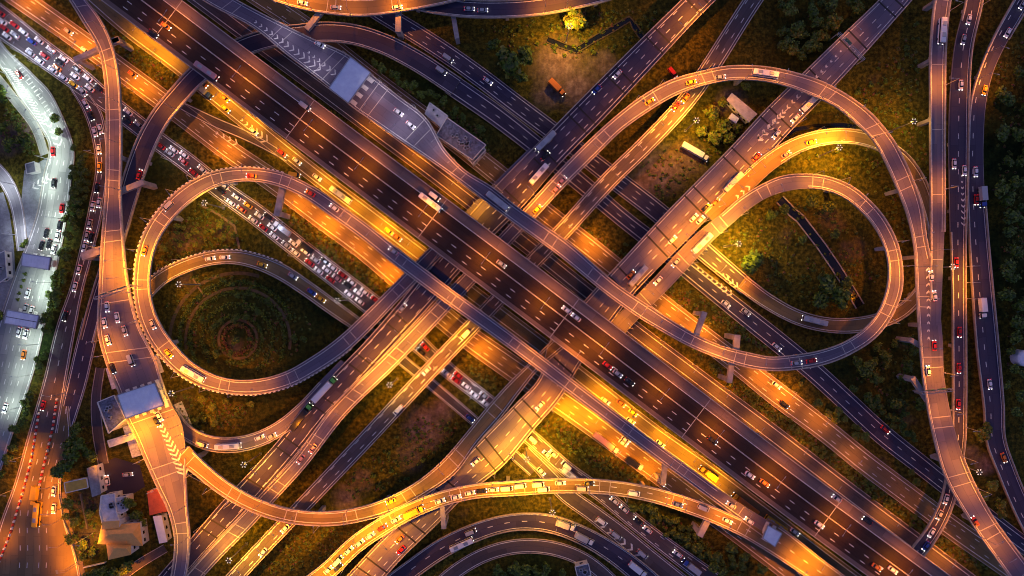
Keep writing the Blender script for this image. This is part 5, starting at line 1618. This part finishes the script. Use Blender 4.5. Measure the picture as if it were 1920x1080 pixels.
fleet('X', 1440, 0, "s 1460 300 w 1440 640 w 1500 150")
fleet('X', 1440, 540, "r 1430 330 r 1425 600 r 1420 870")
fleet('X', 1440, 270, "w 1490 200 w 1370 150 r 1400 890")
fleet('Y', 1440, 0, "y 1620 680 w 1790 250 s 1900 40")
fleet('Y', 1440, 270, "Z 1600 400 r 1555 420 w 1550 210")
fleet('Y', 1440, 540, "t 1590 150 w 1655 720 p 1575 60")
fleet('Y', 1440, 810, "o 1760 190 v 1800 200")
fleet('V1', 1440, 0, "B 1290 240")
fleet('T', 480, 0, "w 350 25 w 1060 60 s 600 60")
fleet('T2', 480, 0, "s 1600 70 s 1700 80")
fleet('D2', 480, 0, "V 1440 440 w 1740 610 s 1480 470")
fleet('W', 480, 0, "V 1390 535")
fleet('D1', 960, 540, "w 1600 120 s 1750 180")
fleet('D1', 1440, 540, "w 60 440 r 880 1050")
fleet('W', 0, 270, "r 1050 230")

groups = {}
for key, kind, paint, s, o in VEH:
    groups.setdefault((key, NOUN[kind], paint), []).append((s, o))
for (key, noun, paint), ls in groups.items():
    r = ROADS[key]
    ls.sort(key=lambda t: t[0])
    if r.px[0][1] > r.px[-1][1]:
        ls.reverse()
    if '/' in paint:
        a, b = paint.split('/')
        look = ("%s %s" % (a, noun)) if a == b else "%s and %s %s" % (a, b, noun)
    else:
        look = "%s %s" % (paint, noun)
    for i, (s, o) in enumerate(ls):
        if len(ls) == 1:
            o['label'] = "the only %s on %s" % (look, r.phrase) if noun in ('bus', 'van', 'taxi') else "single %s on %s" % (look, r.phrase)
        else:
            o['label'] = "%s %s on %s, from its upper end" % (ordinal(i), look, r.phrase)
        if len(o['label'].split()) > 16:
            o['label'] = o['label'].replace(', from its upper end', '')

for kind, paint, px, py, z, ang, lab in [
    ('parked', 'white', 203, 900, .24, 1.75, "white car parked in the compound's car park beside two black ones"), ('parked', 'silver', 241, 889, .24, .1, "silver car parked apart in the compound's car park"),
    ('parked', 'black', 188, 884, .24, 1.7, "black car parked nearest the grey shed in the compound"), ('parked', 'black', 193, 893, .24, 1.75, "black car parked between the white car and the grey shed"),
    ('lorry', 'white/white', 1302, 286, .03, -.52, "white lorry with white box standing on bare soil by the chevron viaduct"),
    ('truck', 'orange/orange', 1044, 166, .03, -.78, "orange-red truck standing on the bare purple soil below the drain"),
    ('van', 'red', 1260, 137, .03, -.9, "small red van on the grass between the bridge and outer ramp"),
    ('van', 'yellow', 553, 328, .03, -.2, "yellow van on the verge beside the loop's striped edge"),
    ('van', 'red', 708, 975, .03, .7, "red van on the dark grass under the long curve"),
]:
    o = veh(kind, paint, px, py, z, ang)
    o['label'] = lab
    o['group'] = 'vehicles standing off the roads'

# ------------------------------------------------------------------ trees, shrubs, hedges
def crown_mesh(name, seed, R, Hh, n, leaf, mats, z0, lobes=7, flat=.8):
    """uneven crown: several lobes, each a shell of small leaf faces with gaps between them"""
    rnd = random.Random(seed)
    mb = MB()
    L = []
    for i in range(lobes):
        a = 2 * PI * (i / lobes) + rnd.uniform(-.4, .4)
        d = R * rnd.uniform(.30, .66) if i else 0
        L.append((d * math.cos(a), d * math.sin(a), z0 + Hh * rnd.uniform(.35, .72) + (Hh * .12 if i == 0 else 0), R * rnd.uniform(.34, .56)))
    for i in range(n):
        cx, cy, cz, r = L[rnd.randrange(lobes)]
        u = Vector((rnd.gauss(0, 1), rnd.gauss(0, 1), rnd.gauss(0.25, .9))).normalized()
        rr = r * (rnd.random() ** .33) * rnd.uniform(.85, 1.18)
        c = Vector((cx, cy, cz)) + Vector((u.x * rr, u.y * rr, u.z * rr * flat))
        nrm = (u + Vector((rnd.uniform(-.8, .8), rnd.uniform(-.8, .8), rnd.uniform(-.3, .9)))).normalized()
        t = nrm.cross(Vector((rnd.uniform(-1, 1), rnd.uniform(-1, 1), .3))).normalized()
        b = nrm.cross(t)
        s = leaf * rnd.uniform(.6, 1.35)
        vs = [c + t * s, c + b * s * .62, c - t * s, c - b * s * .62]
        mb.add(vs, [(0, 1, 2, 3)], rnd.choices((0, 1, 2), (.42, .38, .20))[0])
    me_ob = mb.build(name, mats)
    return me_ob


def make_tree(seed, R, Hh, mats, n=520, leaf=.78):
    root = empty('tree', (0, 0, 0))
    z0 = Hh * .30
    c = crown_mesh('crown', seed, R, Hh * .8, n, leaf, mats, z0)
    c.parent = root
    t = MB()
    t.tube((0, 0, -.2), (.1, .05, Hh * .55), .34, .16, 8)
    rnd = random.Random(seed + 5)
    for i in range(5):
        a = 2 * PI * i / 5 + rnd.uniform(-.3, .3)
        t.tube((.05, .02, Hh * rnd.uniform(.28, .5)), (R * .5 * math.cos(a), R * .5 * math.sin(a), Hh * rnd.uniform(.55, .75)), .12, .04, 5)
    t.build('trunk', M['trunk'], root)
    return root


def make_shrub(seed, R, mats, n=150, leaf=.42):
    return crown_mesh('shrub', seed, R, R * 1.1, n, leaf, mats, 0.0, 5, .7)


DK = [M['leaf_dark'], M['leaf_mid'], M['leaf_mid']]
MD = [M['leaf_dark'], M['leaf_mid'], M['leaf_pale']]
OL = [M['leaf_mid'], M['leaf_olive'], M['leaf_pale']]
TREES = {'dark': [make_tree(11 + i, 4.2, 8.5, DK) for i in range(3)], 'green': [make_tree(31 + i, 4.0, 8, MD) for i in range(3)], 'olive': [make_tree(51 + i, 3.8, 7, OL) for i in range(3)]}
SHR = {'dark': [make_shrub(71 + i, 1.5, DK) for i in range(2)], 'green': [make_shrub(81 + i, 1.5, MD) for i in range(2)], 'olive': [make_shrub(91 + i, 1.5, OL) for i in range(2)], 'rust': [make_shrub(97, 1.3, [M['leaf_rust'], M['leaf_olive'], M['leaf_rust']])]}
USEDT = set()
RT = random.Random(3)


def plant(kind, px, py, k, shrub=False):
    """k: crown radius in photo pixels"""
    pool = (SHR if shrub else TREES)[kind]
    i = RT.randrange(len(pool))
    o = pool[i]
    if (shrub, kind, i) in USEDT:
        o = copy_tree(o)
    USEDT.add((shrub, kind, i))
    sc = k * .24 / (1.5 if shrub else 4.0)
    o.scale = (sc, sc, sc * RT.uniform(.85, 1.15))
    o.location = W(px, py, 0)
    o.rotation_euler = (0, 0, RT.uniform(0, 6.28))
    return o


ADJ = {'dark': 'dark green', 'green': 'mid green', 'olive': 'olive green', 'rust': 'rusty red'}


def stand(phrase, group, kind, pts, shrub=False, same=False):
    pts = sorted(pts)
    for i, (px, py, k) in enumerate(pts):
        o = plant(kind, px, py, k, shrub)
        noun = 'shrub' if shrub else 'tree'
        lab = "%s %s %s" % (ADJ[kind], noun, phrase)
        if len(pts) > 1 and not same:
            lab = "%s %s, %s from the left" % (lab, '' if False else 'there', ordinal(i))
            lab = lab.replace(' there,', ',')
        tag(o, lab, noun, group)


def blocked(px, py, pad=3):
    p = W(px, py, 0)
    for r in ROADS.values():
        if not r.ground and r.z.min() > 6:
            continue
        d = np.hypot(r.C[:, 0] - p.x, r.C[:, 1] - p.y)
        i = int(np.argmin(d))
        if r.z[i] < 3 and d[i] < r.wid[i] / 2 + pad * .24:
            return True
    return False


def scatter(poly, n, r0, r1, seed, gap=.8, pad=3):
    rnd = random.Random(seed)
    xs, ys = [p[0] for p in poly], [p[1] for p in poly]
    out, tries = [], 0
    while len(out) < n and tries < n * 60:
        tries += 1
        x, y = rnd.uniform(min(xs), max(xs)), rnd.uniform(min(ys), max(ys))
        inside = False
        for i in range(len(poly)):
            (x1, y1), (x2, y2) = poly[i], poly[(i + 1) % len(poly)]
            if (y1 > y) != (y2 > y) and x < (x2 - x1) * (y - y1) / (y2 - y1) + x1:
                inside = not inside
        r = rnd.uniform(r0, r1)
        if not inside or blocked(x, y, pad + r * .5):
            continue
        if any(math.hypot(x - a, y - b) < (r + c) * gap for a, b, c in out):
            continue
        out.append((x, y, r))
    return out


stand("in the dark wood along the photo's edge", "trees of the dark wood", 'dark', scatter([(1862, 130), (1990, 60), (1990, 640), (1890, 640), (1868, 560), (1852, 400), (1850, 250)], 64, 10, 18, 1, .7, 2), same=True)
stand("in the grove between the two uppermost viaducts", "trees of the upper grove", 'dark', scatter([(1470, -20), (1600, -20), (1570, 40), (1520, 110), (1470, 110), (1452, 60)], 26, 8, 16, 2, .6))
stand("by the grove's grassy fringe", "trees of the grove's fringe", 'olive', [(1475, 25, 15), (1488, 65, 14), (1512, 92, 13), (1555, 48, 15), (1600, 22, 13), (1480, 100, 12), (1530, 70, 12)])
stand("glowing round the mast lamp above the drain", "single trees on lawns", 'olive', [(1076, 48, 24)])
stand("on the dark grass below the drain's lawn", "trees beside the dark highways", 'dark', [(956, 130, 28), (984, 112, 18), (926, 92, 14), (975, 150, 15)])
stand("beside the slim viaduct and site hut", "trees beside the site hut", 'olive', [(1330, 215, 15), (1352, 240, 15), (1335, 262, 14), (1312, 250, 11), (1362, 262, 12), (1350, 195, 10), (1378, 243, 10), (1395, 165, 9)])
stand("round and dark on the canal field's open lawn", "single trees on lawns", 'dark', [(1399, 492, 22)])
stand("clustered beside the canal's lower end", "trees beside the canal", 'green', [(1545, 535, 23), (1563, 557, 22), (1530, 562, 17), (1580, 532, 14)])
stand("small along the canal", "trees beside the canal", 'green', [(1560, 440, 11), (1500, 450, 10), (1515, 378, 12), (1545, 390, 12), (1440, 404, 12), (1464, 394, 10)])
stand("in the dark hollow below the canal-field loop", "trees below the loop", 'dark', scatter([(1590, 672), (1700, 620), (1716, 700), (1720, 760), (1690, 800), (1620, 740)], 16, 8, 14, 5, .8))
stand("lit green below the canal-field loop", "trees below the loop", 'green', [(1610, 690, 15), (1628, 676, 11)])
stand("in the hedge strip between toll road and avenue", "trees of the avenue's green strip", 'dark', scatter([(140, 275), (178, 300), (164, 380), (150, 450), (128, 540), (108, 602), (78, 715), (46, 810), (18, 890), (2, 890), (28, 800), (66, 690), (86, 610), (103, 520), (120, 440), (136, 345)], 50, 6.5, 10.5, 6, .62, 1), same=True)
stand("at the toll road's grassy roundabout", "trees at the toll road's bend", 'green', [(20, 185, 13), (8, 168, 10), (60, 265, 14), (30, 275, 14), (45, 245, 9), (112, 225, 9), (118, 250, 8), (14, 240, 12), (8, 590, 12)])
stand("around the walled compound", "trees of the compound", 'dark', [(120, 880, 14), (135, 868, 15), (150, 845, 16), (165, 830, 15), (180, 850, 13), (158, 800, 14), (145, 825, 14), (256, 938, 13), (266, 958, 12), (225, 1068, 12), (205, 1072, 12), (170, 1078, 12), (250, 1052, 11), (190, 1070, 11), (275, 975, 9)])
stand("on the villa's warm lit lawn", "trees of the villa's lawn", 'olive', [(135, 940, 11), (148, 975, 10), (142, 1005, 12), (165, 1015, 12), (175, 960, 9), (160, 1040, 9), (178, 1032, 9), (130, 965, 8)])
stand("below the bend at the bottom edge", "trees at the bottom edge", 'dark', scatter([(900, 1090), (940, 1056), (1000, 1052), (1060, 1062), (1075, 1100), (900, 1110)], 15, 8, 14, 8, .7))
stand("lit green below the bend", "trees at the bottom edge", 'green', [(962, 1056, 12), (985, 1062, 13), (1010, 1070, 12)])
stand("in the thicket between jammed highway and orange-lit highway", "trees of the lower thicket", 'green', scatter([(1165, 940), (1215, 945), (1290, 985), (1330, 1030), (1370, 1070), (1350, 1078), (1270, 1020), (1200, 965)], 22, 7, 12, 9, .7, 1))
stand("dark beside the lower thicket", "trees of the lower thicket", 'dark', scatter([(1330, 1000), (1400, 1030), (1440, 1075), (1380, 1090), (1330, 1040)], 8, 8, 13, 10, .7))
stand("along the dark highway's far verge", "trees along the dark highway", 'dark', scatter([(1560, 700), (1700, 800), (1720, 850), (1700, 870), (1610, 800), (1545, 730)], 16, 6, 11, 11, .75, 1))
stand("on the verge between rosy and dark highways", "trees along the dark highway", 'olive', scatter([(1470, 700), (1500, 700), (1600, 790), (1660, 850), (1740, 905), (1720, 920), (1600, 830)], 12, 5, 10, 12, .75, 1))
stand("in the hollow behind the long office block", "trees behind the office block", 'dark', scatter([(700, 120), (760, 150), (830, 190), (900, 240), (930, 290), (915, 262), (840, 200), (740, 165), (690, 132)], 14, 7, 11, 14, .7, 0))
stand("near the tank on the wood's edge", "trees by the tank", 'green', [(1885, 655, 10), (1890, 690, 12), (1912, 700, 11), (1880, 720, 9), (1905, 740, 13), (1895, 770, 12), (1912, 800, 12)])
stand("by the outer ramp's foot", "trees by the ramp's foot", 'olive', [(1828, 812, 13), (1842, 800, 11), (1850, 905, 12), (1835, 925, 11), (1865, 940, 11), (1870, 960, 9)])
stand("dotted over the hedge garden's loop", "trees of the hedge garden", 'dark', scatter([(300, 560), (360, 520), (440, 512), (540, 560), (590, 610), (560, 660), (500, 690), (420, 690), (340, 640)], 16, 5, 8, 15, 1.05))
stand("on the brown slope inside the garden loop", "trees of the brown slope", 'olive', scatter([(310, 440), (360, 390), (420, 400), (455, 440), (440, 462), (350, 478), (300, 500)], 12, 5, 9, 16, .9, 2))
stand("on the brown slope below the garden loop", "trees under the garden loop", 'olive', scatter([(325, 745), (420, 748), (480, 755), (440, 800), (370, 800), (335, 775)], 8, 5, 9, 17, .95, 0))

stand("at the very centre of the hedge garden", "trees of the hedge garden", 'green', [(446, 640, 9)])
stand("in the planting strip down the pale toll road", "shrubs of the toll road", 'green', [(49, 514, 4), (46, 526, 4), (42, 538, 4), (38, 550, 4), (35, 562, 4), (45, 460, 6), (52, 455, 6)], True)
stand("at the villa's lower hedge", "trees of the compound", 'green', [(200, 1066, 10), (215, 1074, 10), (240, 1064, 9), (182, 1070, 9)])

# shrubs on the verges
stand("on the verge between jammed and orange-lit highways", "shrubs on the verges", 'olive', scatter([(520, 395), (560, 400), (660, 470), (740, 540), (720, 552), (640, 500), (560, 440)], 34, 3, 5.5, 21, .75, 1), True, True)
stand("on the verge beyond the expressway", "shrubs on the verges", 'olive', scatter([(1290, 650), (1360, 700), (1420, 740), (1560, 850), (1720, 960), (1800, 1030), (1740, 1010), (1560, 880), (1400, 760)], 50, 3.5, 6.5, 22, .8, 1), True, True)
stand("on the dark verge between the two dark highways", "shrubs on the verges", 'dark', scatter([(1240, 455), (1140, 460), (1080, 410), (1060, 420), (1100, 440), (1200, 500), (1260, 520), (1340, 570), (1420, 640), (1440, 665), (1330, 590)], 26, 3, 6, 23, .8, 1), True, True)
stand("on the verge below the jammed highway's bridges", "shrubs on the verges", 'green', scatter([(1010, 800), (1040, 790), (1130, 850), (1200, 900), (1170, 900), (1080, 860)], 30, 3, 6, 24, .75, 1), True, True)
stand("on grass between jammed and orange highway, beyond the viaduct", "shrubs on the verges", 'olive', scatter([(850, 660), (870, 660), (960, 730), (940, 745), (880, 700)], 14, 3, 5, 25, .8, 1), True, True)
stand("on the lawn inside the orange ramp", "shrubs on the lawns", 'olive', scatter([(1480, 300), (1560, 280), (1640, 300), (1680, 380), (1690, 450), (1640, 370), (1560, 320)], 22, 2.5, 5, 26, 1.2, 2), True, True)
stand("on the canal field's rough grass", "shrubs on the lawns", 'olive', scatter([(1340, 460), (1440, 400), (1520, 370), (1620, 430), (1650, 520), (1590, 590), (1440, 545)], 30, 2.5, 4.5, 27, 1.2, 2), True, True)
stand("on the grass by the outer ramp's piers", "shrubs on the lawns", 'dark', scatter([(1560, 210), (1720, 40), (1738, 300), (1700, 280)], 28, 3, 7, 28, 1.0, 2), True, True)
stand("on the lawn around the black drain", "shrubs on the lawns", 'olive', scatter([(900, 60), (1100, 20), (1240, 30), (1170, 90), (1080, 110), (960, 80)], 22, 2.5, 5, 29, 1.2, 2), True, True)
stand("on dark ground between slim viaduct and long curve", "shrubs on the lawns", 'dark', scatter([(640, 900), (790, 780), (860, 800), (880, 790), (760, 900), (660, 940)], 20, 3, 6, 30, 1.0, 1), True, True)
stand("on amber grass under the long curve", "shrubs on the lawns", 'olive', scatter([(540, 1000), (640, 990), (680, 990), (600, 1050), (520, 1080), (470, 1080)], 14, 2.5, 5, 31, 1.1, 1), True, True)

# low undergrowth that nobody could count: one mesh of leaf tufts over the rough ground
def undergrowth():
    rnd = random.Random(77)
    mb = MB()
    polys = [([(300, 440), (380, 380), (460, 420), (460, 462), (350, 482), (295, 505)], 150), ([(325, 740), (480, 752), (440, 805), (350, 800)], 110), ([(300, 560), (360, 520), (440, 512), (540, 560), (590, 610), (560, 660), (500, 690), (420, 690), (340, 640)], 260),
             ([(500, 380), (560, 400), (660, 470), (740, 540), (720, 552), (640, 500), (560, 440)], 120), ([(1290, 645), (1360, 700), (1420, 740), (1560, 850), (1720, 960), (1860, 1070), (1740, 1030), (1560, 890), (1400, 770)], 300),
             ([(1080, 410), (1200, 500), (1340, 570), (1460, 670), (1400, 640), (1240, 560), (1100, 460)], 150), ([(1010, 800), (1040, 780), (1130, 840), (1230, 920), (1170, 900), (1080, 860)], 120), ([(1150, 930), (1300, 990), (1400, 1080), (1330, 1060), (1200, 970)], 120),
             ([(1340, 460), (1440, 400), (1520, 370), (1620, 430), (1650, 520), (1590, 590), (1440, 545)], 200), ([(1560, 210), (1720, 40), (1738, 300), (1690, 470), (1650, 330)], 200), ([(880, 60), (1100, 20), (1260, 20), (1170, 90), (1080, 110), (960, 90)], 130),
             ([(640, 900), (790, 780), (880, 790), (760, 900), (660, 940)], 110), ([(540, 1000), (690, 985), (600, 1060), (480, 1080)], 100), ([(200, 50), (330, 120), (330, 160), (240, 130)], 60), ([(1200, 300), (1330, 250), (1370, 270), (1230, 400)], 90), ([(1700, 800), (1720, 620), (1600, 700), (1650, 790)], 90),
             ([(115, 930), (180, 930), (185, 1050), (150, 1050)], 80), ([(680, 120), (900, 240), (930, 300), (840, 230)], 80), ([(1860, 100), (1930, 60), (1930, 700), (1890, 700)], 200), ([(20, 150), (80, 250), (60, 300), (0, 260)], 80)]
    for k, (poly, n) in enumerate(polys):
        for (x, y, r) in scatter(poly, n, 1.6, 4.2, 300 + k, .5, 1):
            c = W(x, y, 0)
            R = r * .24
            cut = rnd.choice((0, 0, 1))
            for j in range(int(10 + r * 7)):
                u = Vector((rnd.gauss(0, 1), rnd.gauss(0, 1), abs(rnd.gauss(0, .8)))).normalized()
                q = c + u * R * rnd.uniform(.5, 1.05)
                nrm = (u + Vector((rnd.uniform(-.8, .8), rnd.uniform(-.8, .8), rnd.uniform(0, .9)))).normalized()
                t = nrm.cross(Vector((rnd.uniform(-1, 1), rnd.uniform(-1, 1), .3))).normalized(); b = nrm.cross(t)
                s = .34 * rnd.uniform(.6, 1.3)
                mb.add([q + t * s, q + b * s * .65, q - t * s, q - b * s * .65], [(0, 1, 2, 3)], rnd.choices((0, 1, 2), (.4, .4, .2))[0] if not cut else rnd.choice((1, 3)))
    o = mb.build('undergrowth', [M['leaf_dark'], M['leaf_mid'], M['leaf_olive'], M['leaf_rust']])
    tag(o, "low tufts of undergrowth scattered over the verges and lawns", "undergrowth", kind='stuff')


undergrowth()

# concentric hedges of the hedge garden
gx, gy = 446, 636
for k, (R, a0, a1, w, kind, lab) in enumerate([(26, 0, 360, 1.2, 'rust', "small rusty ring hedge at the hedge garden's centre"), (46, -200, 120, 1.3, 'dark', "inner broken ring hedge in the hedge garden"),
                                               (66, -220, 60, 1.5, 'green', "second ring hedge round the hedge garden's centre"), (88, -215, 30, 1.6, 'dark', "third and wider ring hedge in the hedge garden"),
                                               (108, -205, -20, 1.6, 'green', "outermost ring hedge arc of the hedge garden")]):
    rnd = random.Random(200 + k)
    mats = {'rust': [M['leaf_rust'], M['leaf_olive'], M['leaf_rust']], 'dark': DK, 'green': MD}[kind]
    mb = MB()
    c0 = W(gx, gy, 0)
    n = int(R * (a1 - a0) / 360 * 26)
    for i in range(n):
        a = math.radians(rnd.uniform(a0, a1))
        rr = R * .24 + rnd.gauss(0, w * .38)
        c = Vector((c0.x + rr * math.cos(a), c0.y - rr * math.sin(a), rnd.uniform(.1, 1.1)))
        nrm = Vector((rnd.uniform(-1, 1), rnd.uniform(-1, 1), rnd.uniform(.1, 1.2))).normalized()
        t = nrm.cross(Vector((rnd.uniform(-1, 1), rnd.uniform(-1, 1), .3))).normalized(); b = nrm.cross(t)
        s = .42 * rnd.uniform(.6, 1.3)
        mb.add([c + t * s, c + b * s * .65, c - t * s, c - b * s * .65], [(0, 1, 2, 3)], rnd.choices((0, 1, 2), (.45, .38, .17))[0])
    tag(mb.build('ring_hedge', mats), lab, 'hedge', 'ring hedges of the hedge garden')

# drop the models that nothing used
for pool in list(TREES.values()) + list(SHR.values()):
    for o in pool:
        if 'label' not in o.keys():
            for ch in list(o.children):
                bpy.data.objects.remove(ch)
            bpy.data.objects.remove(o)
